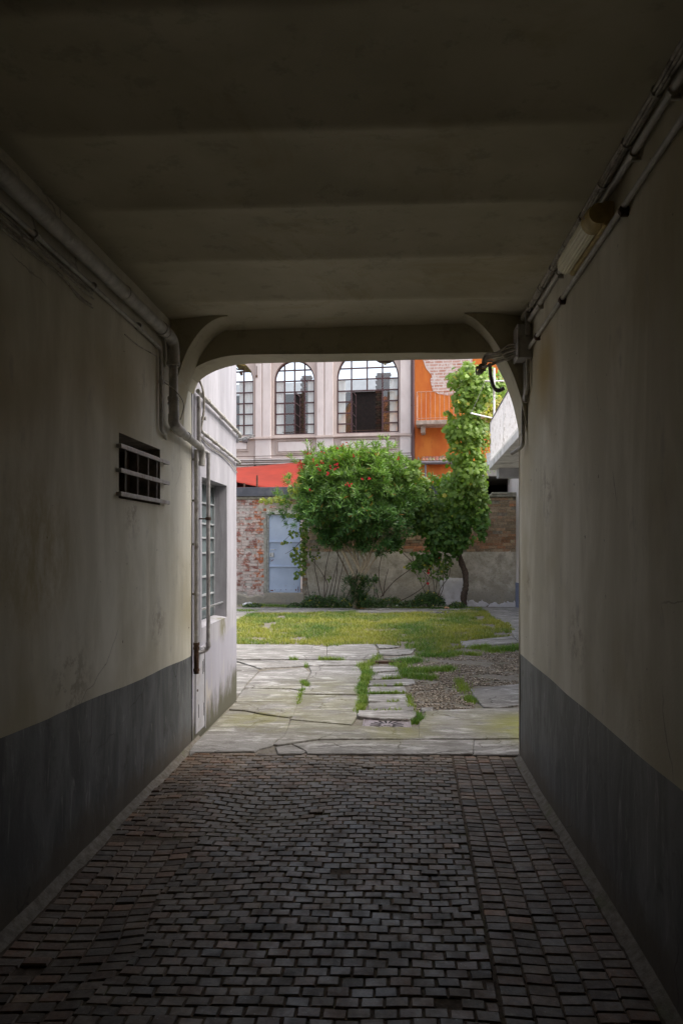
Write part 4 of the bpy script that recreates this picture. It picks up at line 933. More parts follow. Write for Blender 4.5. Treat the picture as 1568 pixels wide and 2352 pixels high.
m = MB(); m.box(UL, UR, -.06, .38, ZT-.005, ZT+.06); m.build('stone_coping', M['coping'], bw, bevel=.012)
zF = BW.z_(700, 1118, -.1)
m = MB()
for a in np.arange(UL, uC, 1.62): m.box(a, min(a+1.612, uC), -.11, .42, ZT+.062, zF)
m.build('metal_flashing', M['flashing'], bw, bevel=.006)
m = MB(); m.box(BW.u_(1128), UR, -.075, .40, ZT+.062, ZT+.11); m.build('stone_coping', M['coping'], bw, bevel=.008)
# door
dr_ = bx('door', M['doorblue'], bw, uD0, uD1, -.012, .02, zD0, zD1)
def d_(o): o.parent = dr_; return o
W_ = uD1-uD0; H_ = zD1-zD0
m = MB(); m.box(uD0-.045, uD0-.004, -.045, .06, zD0-.015, zD1+.045); m.box(uD0-.004, uD1+.01, -.045, .06, zD1+.004, zD1+.045); m.build('door_frame', simple('weathered_door_frame', (.30, .31, .30), .7, 0, .35, 14, .2, (.14, .08, .05)), bw, bevel=.004)
ragged_sheet('lintel_cement', simple('pale_cement', (.50, .50, .47), .9, 0, .2, 10, .3), uD0-.07, uD1+.02, zD1+.02, zD1+.12, .055, .03, bw, 24, 5)
for z in (zD0+.655*H_, zD0+.335*H_): d_(bx('rail', M['doorblue'], None, uD0+.01, uD1-.01, -.045, -.0125, z-.016, z+.016, .004))
d_(bx('kick_plate', M['doorblue'], None, uD0+.015, uD1-.02, -.022, -.0125, zD0+.015, zD0+.115, .003))
d_(bx('stile', M['doorblue'], None, uD0+.002, uD0+.012, -.03, -.0125, zD0+.005, zD1-.005)); d_(bx('stile', M['doorblue'], None, uD1-.014, uD1-.002, -.03, -.0125, zD0+.005, zD1-.005)); d_(bx('stile', M['doorblue'], None, uD0+.014, uD1-.016, -.027, -.0125, zD1-.025, zD1-.006))
d_(bx('lock_plate', M['alu'], None, uD0+.02, uD0+.13, -.05, -.0125, zD0+.46*H_, zD0+.515*H_, .004)); m = MB()
for k in (.035, .075): m.tube([(uD0+.05+(k-.035)*0, -.052, zD0+.46*H_+k), (uD0+.05, -.049, zD0+.46*H_+k)], .012, 10)
d_(m.build('keyhole', M['slot']))
hp = [(uD0+.06, -.0125, zD0+.553*H_), (uD0+.06, -.05, zD0+.555*H_), (uD0+.17, -.05, zD0+.555*H_), (uD0+.17, -.0125, zD0+.553*H_)]
d_(tb('handle', M['alu'], None, hp, .009, 8))
m = MB()
for (uu, zz_, w2, h2) in ((.03, .02, .09, .03), (.15, .04, .02, .02), (.3, .045, .04, .012), (.45, .05, .03, .015), (.6, .045, .025, .012), (.72, .03, .03, .05), (.79, .01, .02, .14)):
    m.quad((uD0+uu, -.0235, zD0+.02+zz_), (uD0+uu+w2, -.0235, zD0+.02+zz_+rnd(-.004, .004)), (uD0+uu+w2*.9, -.0235, zD0+.02+zz_+h2), (uD0+uu+w2*.1, -.0235, zD0+.02+zz_+h2*.9))
for zr in (.655, .335):
    for _ in range(7): a = rnd(.08, .7); b = zD0+zr*H_+.012; m.quad((uD0+a, -.0295, b-rnd(0, .01)), (uD0+a+rnd(.01, .05), -.0295, b), (uD0+a+.02, -.0295, b+.007), (uD0+a+.002, -.0295, b+.006))
for _ in range(7): a = rnd(.02, .12); b = zD0+.42*H_+rnd(-.04, .03); m.quad((uD0+a, -.0135, b), (uD0+a+rnd(.02, .06), -.0135, b+.004), (uD0+a+.03, -.0135, b+.012), (uD0+a, -.0135, b+.009))
d_(m.build('rust_marks', simple('rust_mark', (.16, .035, .025), .9, 0, .4, 60, 0)))
bx('door_step', M['render'], bw, uD0-.12, uD1+.1, -.05, .0, .02, zD0-.004, .01)
u, z = BW.at(866/2.613/1.7417+516.7, 1207); o = BW.world(BW.u_(708), -.03, 0)
t = empty('hinge_strap', BW.world(BW.u_(708), -.04, BW.z_(708, 1210)), -BW.phi); tag(t, 'small white metal hinge strap fixed to the brick wall right of the blue door', 'hinge strap'); bx('plate', M['whitemetal'], t, -.018, .018, -.02, .03, -.14, .14, .003); tb('pin', M['whitemetal'], t, [(0, -.03, -.12), (0, -.03, .0)], .008, 8)

# ================================================================== FAR FACADES
PF = Frame(24.0, math.radians(6.0)); pf = fr_empty('pale_palazzo', PF); tag(pf, 'pale pink stuccoed palazzo with tall arched multi pane windows behind the court wall', 'building')
U = PF.u_; 
def Zf(py, px=750): return PF.z_(px, py)
wins = [dict(c=534, r=47.5, sp=877, bot=1001, cols=[(510.5), (534), (558)], rows=[853, 876, 901.5, 926.5, 951, 976.5], open=None, cur=[(490, 506), (546, 578)]),
        dict(c=675.4, r=46.7, sp=874, bot=998, cols=[651.8, 674.9, 698.2], rows=[848.8, 873.7, 898.7, 924.2, 948.8, 974], open=(677, 696), cur=[(631, 650), (704, 720)]),
        dict(c=843.3, r=71.7, sp=870, bot=994, cols=[805.8, 841.9, 877.2], rows=[843, 868.6, 895, 920.2, 946, 971], open=(809, 875.5), cur=[(773, 791), (893, 911)])]
uA, uB = -12.0, PF.u_(947); ZTOP = 9.1; ZBOT = -.1
for w_i in wins:
    w_i['uc'] = U(w_i['c']); w_i['ur'] = (U(w_i['c']+w_i['r'])-U(w_i['c']-w_i['r']))/2; w_i['zs'] = Zf(w_i['sp'], w_i['c']); w_i['zb'] = Zf(w_i['bot'], w_i['c'])
m = MB(); rv = MB(); last = uA
for w_i in wins:
    uc, ur, zs_, zb_ = w_i['uc'], w_i['ur'], w_i['zs'], w_i['zb']
    m.quad((last, 0, ZBOT), (uc-ur, 0, ZBOT), (uc-ur, 0, ZTOP), (last, 0, ZTOP)); n = 32
    def at(i): a = PI-PI*i/n; return uc+ur*math.cos(a), zs_+ur*math.sin(a)
    for i in range(n):
        (a1, b1), (a2, b2) = at(i), at(i+1)
        m.quad((a1, 0, b1), (a2, 0, b2), (a2, 0, ZTOP), (a1, 0, ZTOP)); m.quad((a1, 0, ZBOT), (a2, 0, ZBOT), (a2, 0, zb_), (a1, 0, zb_))
        rv.quad((a1, 0, b1), (a1, .22, b1), (a2, .22, b2), (a2, 0, b2))
    rv.quad((uc-ur, 0, zb_), (uc-ur, .22, zb_), (uc-ur, .22, zs_), (uc-ur, 0, zs_)); rv.quad((uc+ur, 0, zb_), (uc+ur, 0, zs_), (uc+ur, .22, zs_), (uc+ur, .22, zb_)); rv.quad((uc-ur, 0, zb_), (uc+ur, 0, zb_), (uc+ur, .22, zb_), (uc-ur, .22, zb_))
    last = uc+ur
m.quad((last, 0, ZBOT), (uB, 0, ZBOT), (uB, 0, ZTOP), (last, 0, ZTOP))
m.build('wall', M['facade2'], pf); rv.build('window_reveal', M['facade2'], pf)
# room behind
m = MB(); D_ = 6.5
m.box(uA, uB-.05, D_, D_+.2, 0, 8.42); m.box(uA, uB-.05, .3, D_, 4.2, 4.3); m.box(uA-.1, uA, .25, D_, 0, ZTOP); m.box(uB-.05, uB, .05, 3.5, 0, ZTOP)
m.build('room_wall', M['roomwall'], pf)  # near-black colour supplies the shade that the roofless room lacks
m = MB(); m.box(uA, uB-.05, D_-.1, D_+.15, 8.44, 8.95); m.build('upper_room_wall', M['roompale'], pf)
# chunks of broken brick pier in the rooms for depth
for px, wid in ((862, .55), (690, .4)):
    uu = PF.u_(px, 2.6); m = MB()
    z = 4.3
    while z < 8.2:
        for q in range(3): m.col = (.085+rnd(-.02, .02), .05, .033); m.box(uu+q*wid/3+(.05 if int(z*10) % 2 else 0), uu+(q+1)*wid/3-.012+(.05 if int(z*10) % 2 else 0), 2.6, 2.9, z, z+.088)
        z += .1
    m.build('room_pier', M['brick'], pf)
for k, w_i in enumerate(wins):
    uc, ur, zs_, zb_ = w_i['uc'], w_i['ur'], w_i['zs'], w_i['zb']; fw = .05; m = MB()
    n = 36; y0_, y1_ = .10, .15
    inn = [(uc+(ur-fw)*math.cos(PI-PI*i/n), zs_+(ur-fw)*math.sin(PI-PI*i/n)) for i in range(n+1)]; out = [(uc+(ur-.002)*math.cos(PI-PI*i/n), zs_+(ur-.002)*math.sin(PI-PI*i/n)) for i in range(n+1)]
    inn = [(uc-ur+fw, zb_+fw)]+inn+[(uc+ur-fw, zb_+fw)]; out = [(uc-ur+.002, zb_+.002)]+out+[(uc+ur-.002, zb_+.002)]
    for i in range(len(inn)):
        j = (i+1) % len(inn); a, b, c, d = inn[i], inn[j], out[j], out[i]
        m.quad((a[0], y0_, a[1]), (b[0], y0_, b[1]), (c[0], y0_, c[1]), (d[0], y0_, d[1])); m.quad((a[0], y0_, a[1]), (a[0], y1_, a[1]), (b[0], y1_, b[1]), (b[0], y0_, b[1]))
    wo = m.build('window', M['frame'], pf)
    zo = Zf(w_i['rows'][2], w_i['c']) ; op = w_i['open']
    mm = MB()
    for px in w_i['cols']:
        x = U(px); d = ur**2-(x-uc)**2
        if d <= 0: continue
        zt_ = zs_+math.sqrt(d); zlo = zb_+.02
        if k == 2 and px == w_i['cols'][1]: zlo = zo
        mm.box(x-.024, x+.024, .107, .147, zlo, zt_-.02)
    for ri, py in enumerate(w_i['rows']):
        z = Zf(py, w_i['c']); h = math.sqrt(max(0, ur**2-max(0, z-zs_)**2))-.02
        segs = [(uc-h, uc+h)]
        if op and ri > 2: segs = [(uc-h, U(op[0])), (U(op[1]), uc+h)]
        for a, b in segs: mm.box(a, b, .109, .145, z-.023, z+.023)
    q = mm.build('glazing_bars', M['frame'], pf); q.parent = wo
    # panes
    mm = MB()
    cells = [-ur+.02]+[U(c_)-uc for c_ in w_i['cols']]+[ur-.02]
    for i in range(len(cells)-1):
        a, b = cells[i]+uc, cells[i+1]+uc
        pcx = (a+b)/2; top = []
        for j in range(9):
            x = a+(b-a)*j/8; top.append((x, .127+rnd(-.0, .0), zs_+math.sqrt(max(0, (ur-.01)**2-(x-uc)**2))))
        isopen = op and pcx > U(op[0]) and pcx < U(op[1])
        zlow = zo if isopen else zb_+.02
        tl = rnd(-.003, .003)
        mm.add([(a, .127, zlow), (b, .127+tl, zlow)]+[(x, y+tl*(x-a)/(b-a), z) for x, y, z in top[::-1]], [tuple(range(2+len(top)))])
    q = mm.build('pane', M['glass'], pf); q.parent = wo
    for (a, b) in w_i['cur']:
        mm = MB(); ua, ub = U(a), U(b); zt_ = zs_+(.03); nn = 50
        mm.grid(lambda s_, t_: (ua+(ub-ua)*(s_+.004*math.sin(t_*5+s_*20)), .20+.02*math.sin(s_*44+1.5*math.sin(s_*9))+.01*math.sin(t_*3), zb_+.03+(zt_-zb_-.03)*t_), nn, 6)
        q = mm.build('curtain', M['curtain'], pf, smooth=True); q.parent = wo
    if op:
        mm = MB(); ua = U(op[0]); ub = U(op[1])
        for z in (zb_+.03, zo-.03): mm.box(ua, ua+.02, .15, .75, z-.02, z+.02)
        for z in (Zf(924, w_i['c']), Zf(949, w_i['c']), Zf(974, w_i['c'])): mm.box(ua, ua+.02, .15, .75, z-.012, z+.012)
        mm.box(ua, ua+.025, .72, .76, zb_+.03, zo-.03); q = mm.build('open_casement', M['frame'], pf); q.parent = wo
        q = bx('window_guard', M['rust'], None, U(w_i['c']-w_i['r']*.6), U(w_i['c']+w_i['r']*.6), .04, .055, zb_+.09, zb_+.105); q.parent = wo
# pilasters, pedestals, panels, mouldings
def fbox(name, mat, px0, px1, w0, w1, zlo, zhi, bev=.008): return bx(name, mat, pf, U(px0), U(px1), -w1, -w0, zlo, zhi, bev)
zS = Zf(1003); 
for (a, b, g_) in ((588, 622.5, 603.5), (728.5, 765, 746), (919, 943.5, None)):
    if g_: 
        fbox('pilaster', M['facade'], a, g_-2, .001, .07, zS+.045, ZTOP); fbox('pilaster', M['facade'], g_+1, b, .001, .07, zS+.045, ZTOP); fbox('pilaster_groove', M['facade2'], g_-1.9, g_+.9, .001, .045, zS+.045, ZTOP, 0)
    else: fbox('pilaster', M['facade'], a, b, .001, .07, zS+.045, ZTOP)
    fbox('pedestal', M['facade'], a-.5, b+.5, .001, .08, Zf(1050), zS-.055)
    fbox('pedestal_cap', M['facade2'], a-2.5, b+2.5, .001, .13, zS-.05, zS+.01); fbox('pedestal_cap', M['facade2'], a-1.5, b+1.5, .001, .10, zS+.012, zS+.043)
for a, b in ((480, 585.3), (625.2, 725.8), (767.7, 916.2)): fbox('sill_moulding', M['facade2'], a, b, .001, .09, zS-.035, zS+.015)
for (a, b, zt_, zb_) in ((490, 571, 1014.5, 1036), (635, 716.5, 1012, 1040), (779, 910, 1008.5, 1031)):
    c_ = (a+b)/2; t0, t1 = Zf(zb_, c_), Zf(zt_, c_)
    fbox('panel', M['facade'], a+4, b-4, .001, .035, t0+.05, t1-.05)
    for (p, q, r0, r1) in ((a, b, t1, t1+.022), (a, b, t0-.022, t0)): fbox('panel_moulding', M['facade2'], p, q, .001, .05, r0, r1, .004)
    for (p, q) in ((a, a+1.3), (b-1.3, b)): fbox('panel_moulding', M['facade2'], p, q, .001, .048, t0+.001, t1-.001, .004)
zc = Zf(1052)
for k, (dz, h, w) in enumerate(((0, .05, .16), (-.07, .05, .13), (-.14, .05, .10), (-.24, .09, .07))):
    bx('cornice_moulding', M['facade2'] if k % 2 else M['facade'], pf, uA, uB-.02, -w, -.001, zc+dz-h, zc+dz, .008)
bx('lower_facade', M['facade'], pf, uA, uB-.02, -.05, -.001, 0, zc-.345)
tb('cable', M['rust'], pf, [(U(480), -.19, Zf(1051.5, 480)), (U(590), -.19, Zf(1049.5, 590)), (U(945), -.19, Zf(1042, 945))], .012, 6)
tb('cable', M['rust'], pf, [(U(588), -.19, Zf(1049.5, 588)), (U(588), -.19, Zf(1066, 588))], .012, 6)
t = empty('wall_speaker', PF.world(U(564.3), -.05, Zf(1011, 564)), -PF.phi); tag(t, 'small round black lamp fixed below the left arched window', 'wall lamp'); tb('body', M['slot'], t, [(0, .05, 0), (0, -.03, 0)], .105, 20); tb('rim', M['gutter'], t, [(0, -.03, 0), (0, -.05, 0)], [.11, .085], 20)
t.name = 'wall_lamp'
t = empty('anchor_iron', PF.world(U(591), -.09, Zf(860, 591)), -PF.phi); tag(t, 'short rusty anchor rod hanging high on the pale facade left pilaster', 'anchor rod'); tb('rod', M['rust'], t, [(0, 0, .28), (.0, 0, -.05)], .012, 6); tb('hook', M['rust'], t, [(0, 0, -.05), (0, 0, -.13)], .035, 8)
t = empty('festoon_bulb', PF.world(U(586), -.3, Zf(1069, 586)), -PF.phi); tag(t, 'small dark bulb dangling from the cable above the red sail', 'bulb'); tb('bulb', M['slot'], t, [(.08, 0, .0), (.09, 0, -.05), (.10, 0, -.08)], [.02, .045, .03], 10); tb('cord', M['rust'], t, [(0, 0.1, .08), (.08, 0, 0)], .006, 5)

# downpipe between the two houses
t = empty('downpipe', PF.world(uB+.03, -.12, 0), -PF.phi); tag(t, 'brown downpipe between the pale palazzo and the orange house', 'downpipe')
tb('pipe', M['downpipe'], t, [(0, 0, 0), (0, 0, ZTOP)], .055, 14)
for z in (4.6, 6.4, 8.2): tb('clip', M['downpipe'], t, [(0, 0, z), (0, 0, z+.04)], .068, 14)
o = tb('facade_cable', M['downpipe'], None, [PF.world(uB+.13, -.04, 1), PF.world(uB+.13, -.04, 7.2), PF.world(uB+.09, -.04, ZTOP)], .014, 6); tag(o, 'thin dark cable running down beside the brown downpipe', 'cable')

OF_ = Frame(23.9, math.radians(6.0)); ob = fr_empty('orange_house', OF_); tag(ob, 'orange rendered house with exposed brick patch, iron balcony and small tiled canopy', 'building')
V = OF_.u_; ZO = lambda py, px=1000: OF_.z_(px, py)
u0 = V(950)
m = MB(); m.grid(lambda s_, t_: (u0+(9-u0)*s_, .004*nz(s_*20, t_*20), -.1+9.0*t_), 40, 40); m.quad((u0, 0, 0), (u0, 0, 8.9), (u0, 3, 8.9), (u0, 3, 0)); m.build('wall', M['orange'], ob, smooth=False)
poly = [(605,80),(622,125),(640,160),(662,185),(680,215),(676,235),(670,252),(674,280),(680,310),(688,332),(700,345),(735,364),(770,375),(830,380),(880,380),(925,360),(960,340),(985,300),(1000,260),(1012,215),(1020,170),(1022,80),(1022,-400),(600,-400)]
D2 = lambda x, y: (803.8+x*.2746, 803.8+y*.2746)
pts = [OF_.at(*D2(x, y)) for x, y in poly]; dense = []
for i in range(len(pts)):
    a, b = pts[i], pts[(i+1) % len(pts)]; n = max(1, int(math.dist(a, b)/.08))
    for j in range(n): t_ = j/n; x = a[0]+(b[0]-a[0])*t_; y = a[1]+(b[1]-a[1])*t_; dense.append((x+.03*nz(x*5, y*5, 3), y+.03*nz(x*5, y*5, 7)))
dense = [(x, min(z, 8.85)) for x, z in dense]
m = MB(); m.add([(x, -.012, z) for x, z in dense], [tuple(range(len(dense)))]); m.build('exposed_brick_patch', exposed_brick(), ob)
# pale plaster rim
bu0, bu1 = V(954.5, -.75), V(1075, -.75); zb0, zb1 = OF_.z_(1000, 974, -.75), OF_.z_(1000, 964.5, -.75)
bl = bx('balcony', M['balslab'], ob, bu0, bu1, -.75, -.006, zb0, zb1, .01)
m = MB(); zr = OF_.z_(1000, 899, -.72)
for (p, q) in (((bu0+.03, -.72), (bu1-.03, -.72)), ((bu0+.03, -.72), (bu0+.03, -.01))): m.tube([(*p, zr), (*q, zr)], .014, 6); m.tube([(*p, zb1+.07), (*q, zb1+.07)], .012, 6)
q = m.build('hand_rail', M['balpaint'], ob, auto=50); q.parent = bl
n = 12
for k in range(n):
    x = bu0+.03+(bu1-bu0-.06)*k/(n-1); q = tb('baluster', M['balpaint'], None, [(x, -.72, zb1), (x, -.72, zr)], .020 if k == 0 else .0115, 6); q.parent = bl
for k in (1, 2, 3): q = tb('baluster', M['balpaint'], None, [(bu0+.03, -.72+.18*k, zb1), (bu0+.03, -.72+.18*k, zr)], .009, 6); q.parent = bl
for px in (970.5, 1050):
    a = V(px, -.5); q = bx('bracket', M['balslab'], None, a-.07, a+.07, -.55, -.007, zb0-.25, zb0-.003, .01); q.parent = bl
# canopy
cz = OF_.z_(1000, 1062, -.6); cu0, cu1 = V(962, -.6), V(1062, -.6)
cn = MB()
cn.add([(cu0, -.6, cz+.02), (cu1, -.6, cz+.02), (cu1, -.01, cz+.22), (cu0, -.01, cz+.22), (cu0, -.6, cz-.03), (cu1, -.6, cz-.03), (cu1, -.01, cz+.17), (cu0, -.01, cz+.17)], [(0,1,2,3),(4,7,6,5),(0,4,5,1),(1,5,6,2),(2,6,7,3),(3,7,4,0)])
cpy = cn.build('canopy', M['orangelight'], ob)
m = MB(); nt = 12
for k in range(nt):
    x = cu0+.12+(cu1-cu0-.2)*k/(nt-1)
    for s3 in range(2):
        y0_ = -.66+s3*.32; m.col = (.42+rnd(-.1, .1), .24+rnd(-.05, .05), .16+rnd(-.03, .03))
        m.grid(lambda s_, t_: (x+.075*math.cos(PI*s_)*(1-.12*t_), y0_+.36*t_, cz+.02+.335*(y0_+.36*t_+.6)+.065*math.sin(PI*s_)+.012*(1-s3)), 8, 1)
q = m.build('roof_tiles', M['tile'], ob, solid=.014); q.parent = cpy
m = MB(); m.tube([(cu0-.05, -.70, cz-.02), (cu1, -.70, cz-.02)], .065, 12); q = m.build('gutter', M['gutter'], ob, auto=50); q.parent = cpy
q = bx('side_flashing', M['gutter'], ob, cu0-.045, cu0-.015, -.62, -.01, cz-.02, cz+.2); q.parent = cpy
a = V(976.5, -.68); q = tb('canopy_downpipe', M['gutter'], ob, [(a, -.68, cz-.05), (a, -.68, 0)], .035, 10); q.parent = cpy
bx('porch_wall', M['orange'], ob, V(966), V(1062), -.45, -.01, 0, cz-.04); bx('porch_trim', M['orangelight'], ob, V(958), V(966)-.003, -.30, -.01, 0, cz+.0); 

# ================================================================== SAIL, POSTS
def P3(px, py, Y): return onY(px, py, Y)
def sail(corners, sagz, label, name='shade_sail'):
    a, b, c, d = corners; m = MB()     # a,b back edge left/right ; d,c front edge left/right
    def fn(s_, t_):
        p = a.lerp(b, s_).lerp(d.lerp(c, s_), t_); p = p.copy(); p.z -= sagz*4*s_*(1-s_)*(1-.5*t_); return p
    m.grid(fn, 24, 10); o = m.build(name, M['red'], None, smooth=True, solid=.006); return tag(o, label, 'shade sail')
sail((P3(440, 1079, 22.6), P3(760, 1052, 22.6), P3(760, 1150, 19.6), P3(440, 1084, 19.6)), .06, 'taut red shade sail stretched behind the court wall')
sail((P3(420, 1088, 22.9), P3(700, 1105, 22.9), P3(760, 1125, 19.0), P3(430, 1122, 19.0)), .05, 'darker red sail tucked beneath the large one on the left')
for px, h, lab in ((590.5, 1092, 'thin rusty post rising above the dark flashing in front of the red sail'), (561, 1110, 'short grey post stub on the wall top at the left of the red sail')):
    b0 = P3(px, 1119, 18.6); o = bx('post', M['rust'], None, b0.x-.02, b0.x+.02, 18.58, 18.62, b0.z-.4, P3(px, h, 18.6).z); tag(o, lab, 'post')
# ================================================================== VEGETATION
LT = np.array([(0,0,0),(.5,.5,.05),(1,0,-.10),(.5,-.5,.05),(.5,0,-.01)], float); LTF = np.array([(0,4,1),(4,2,1),(0,3,4),(4,3,2)])
VT = np.array([(0,0,0),(-.12,.30,.0),(.10,.52,-.05),(.34,.38,.0),(.62,.50,-.07),(.72,.22,.0),(1.0,0,-.10),(.72,-.22,.0),(.62,-.50,-.07),(.34,-.38,.0),(.10,-.52,-.05),(-.12,-.30,.0),(.38,0,.07)], float)
VTF = np.array([(12, i, i+1) for i in range(0, 11)]+[(12, 11, 0)])
def leafcols(N, a, b, tipw=None, y=.03, yc=(.42, .36, .05)):
    t = RS.rand(N, 1); c = np.array([a])*(1-t)+np.array([b])*t; c *= RS.uniform(.75, 1.25, (N, 1))
    k = RS.rand(N) < y; c[k] = np.array(yc)*RS.uniform(.7, 1.2, (k.sum(), 1)); return c
def norm(v): return v/(np.linalg.norm(v, axis=-1, keepdims=True)+1e-9)
YO = 16.7
def dcol(py): return None
c0 = onY(808, 1143, YO); g0 = onY(820, 1393, YO+.1)
ol = empty('oleander_bush', (g0.x, g0.y, 0)); tag(ol, 'big rounded oleander bush with red blossoms and bare forked stems against the court wall', 'bush')
def rosettes(P, A, nl, L, W, cfn, mat, name, par, droop=.0):
    """P rosette centres, A axes"""
    N = len(P); leafP = []; leafX = []; leafZ = []; S = []; 
    for k in range(nl):
        ang = RS.uniform(0, 2*PI, N); el = RS.uniform(.25, 1.35, N)
        ref = np.where(np.abs(A[:, 2:3]) < .9, np.array([[0, 0, 1.]]), np.array([[1., 0, 0]])); u = norm(np.cross(A, ref)); v = np.cross(A, u)
        rad = u*np.cos(ang)[:, None]+v*np.sin(ang)[:, None]; d = A*np.cos(el)[:, None]+rad*np.sin(el)[:, None]; d[:, 2] -= droop
        off = A*RS.uniform(-.09, .03, N)[:, None]
        leafP.append(P+off); leafX.append(norm(d)); leafZ.append(norm(A+.15*RS.randn(N, 3))); l = L*RS.uniform(.65, 1.15, N); S.append(np.stack([l, W*RS.uniform(.75, 1.2, N), l], 1))
    P_ = np.concatenate(leafP); return instances(name, LT, LTF, basis(np.concatenate(leafX), np.concatenate(leafZ)), np.concatenate(S), P_, cfn(P_), mat, par)
def crown_pts(n, c, rx, ry, rz, lo, hi, seed, bump=.16, expo=2.5):
    out = []; ax = []
    while len(out) < n:
        d = Vector(RS.randn(3)).normalized()
        if d.z < -.55 and random.random() < .5: continue
        s = (abs(d.x)**expo+abs(d.y)**expo+abs(d.z)**expo)**(-1/expo)
        k = s*(1+bump*nz(d.x*2.6, d.y*2.6, d.z*2.6+seed)*1.6+.07*nz(d.x*6, d.y*6, d.z*6+seed))*rnd(lo, hi)
        p = Vector((c.x+d.x*rx*k, c.y+d.y*ry*k, c.z+d.z*rz*k)); out.append(p); a = Vector((d.x*.8, d.y*.8, d.z*.8+.35)).normalized()+Vector(RS.randn(3))*.28; ax.append(a.normalized())
    return np.array([tuple(p) for p in out]), np.array([tuple(a) for a in ax])
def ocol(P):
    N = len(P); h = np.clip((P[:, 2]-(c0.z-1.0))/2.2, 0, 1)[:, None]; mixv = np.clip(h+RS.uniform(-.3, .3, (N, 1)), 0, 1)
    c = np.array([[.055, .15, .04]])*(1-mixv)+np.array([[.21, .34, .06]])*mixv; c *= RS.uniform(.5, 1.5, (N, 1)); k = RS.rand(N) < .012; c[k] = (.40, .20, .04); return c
off_ = Matrix.Translation(ol.location).inverted()
def lp(o, par=ol): o.parent = par; o.matrix_parent_inverse = Matrix.Translation(par.location).inverted(); return o
Pc, Ac = crown_pts(1500, c0, 1.15, 1.02, 1.02, .84, 1.04, 3); P2, A2 = crown_pts(900, c0, 1.30, 1.02, 1.05, .5, .86, 3)
P3_, A3 = crown_pts(330, c0, 1.34, 1.02, 1.12, 1.02, 1.17, 5, .30); kk = (P3_[:, 2] > c0.z-.7); P3_ = P3_[kk]; A3 = norm(A3[kk]+np.array([[0, 0, .5]]))
lb = []; la = []
for (cx, cy, rx, rz, n_) in ((728, 1070, .32, .28, 60), (778, 1054, .30, .26, 50), (850, 1056, .34, .26, 60), (902, 1082, .38, .36, 90), (922, 1150, .36, .48, 110), (722, 1115, .28, .38, 80), (740, 1180, .30, .30, 60), (915, 1210, .30, .3, 50), (768, 1238, .4, .2, 60), (860, 1250, .5, .2, 70), (716, 1150, .2, .2, 20), (948, 1100, .2, .25, 25)):
    c2 = onY(cx, cy, YO+rnd(-.3, .1)); pq, aq = crown_pts(n_, c2, rx, .45, rz, .7, 1.1, cx, .2, 2.0); lb.append(pq); la.append(aq)
Pc = np.concatenate([Pc, P2, P3_]+lb); Ac = np.concatenate([Ac, A2, A3]+la)
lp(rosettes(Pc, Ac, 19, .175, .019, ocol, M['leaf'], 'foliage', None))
# low suckers around the base
sk = []; sa = []
for _ in range(120):
    px = random.gauss(822, 17); py = rnd(1325, 1392); k = 1-abs(px-822)/60
    p = onY(px, py, YO+rnd(-.25, .1)); sk.append(tuple(p)); sa.append(tuple(Vector((rnd(-.4, .4), rnd(-.5, .1), 1)).normalized()))
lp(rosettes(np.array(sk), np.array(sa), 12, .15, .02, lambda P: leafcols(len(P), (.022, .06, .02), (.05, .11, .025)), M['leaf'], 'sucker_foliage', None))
m = MB()
def stem(pts, r0, r1, col):
    m.col = col; sp = smooth_path(pts, 6); m.tube(sp, [r0+(r1-r0)*i/(len(sp)-1)+.002*nz(i*.7, r0*99) for i in range(len(sp))], 8)
tan = (.46, .38, .27); fk = (828, 1318)
O = lambda px, py, d=0: onY(px, py, YO+d)
stem([O(815, 1396, .05), O(820, 1350), O(830, 1312)], .055, .045, tan); stem([O(812, 1394, .1), O(812, 1350), O(818, 1320)], .05, .04, (.2, .16, .11))
for L, r in (([(818, 1345), (808, 1312), (790, 1272), (768, 1232), (750, 1195)], .045), ([(830, 1325), (815, 1290), (795, 1258), (775, 1235), (760, 1215)], .03), ([(828, 1318), (815, 1275), (802, 1240), (790, 1195)], .035), ([(830, 1312), (836, 1290), (822, 1262), (810, 1225), (803, 1180)], .035),
             ([(834, 1308), (842, 1285), (838, 1270), (826, 1245), (820, 1190)], .026), ([(822, 1350), (850, 1300), (878, 1260), (905, 1220)], .024), ([(824, 1350), (846, 1290), (858, 1240), (865, 1190)], .026), ([(814, 1360), (790, 1300), (765, 1255), (735, 1215)], .02), ([(818, 1350), (845, 1275), (880, 1225)], .02), ([(815, 1365), (830, 1300), (846, 1255)], .018)):
    stem([O(x, y, rnd(-.15, .2)*i/len(L)) for i, (x, y) in enumerate(L)], r, r*.5, tan if random.random() < .7 else (.16, .12, .08))
lp(m.build('trunk', M['bark'], None, smooth=True))
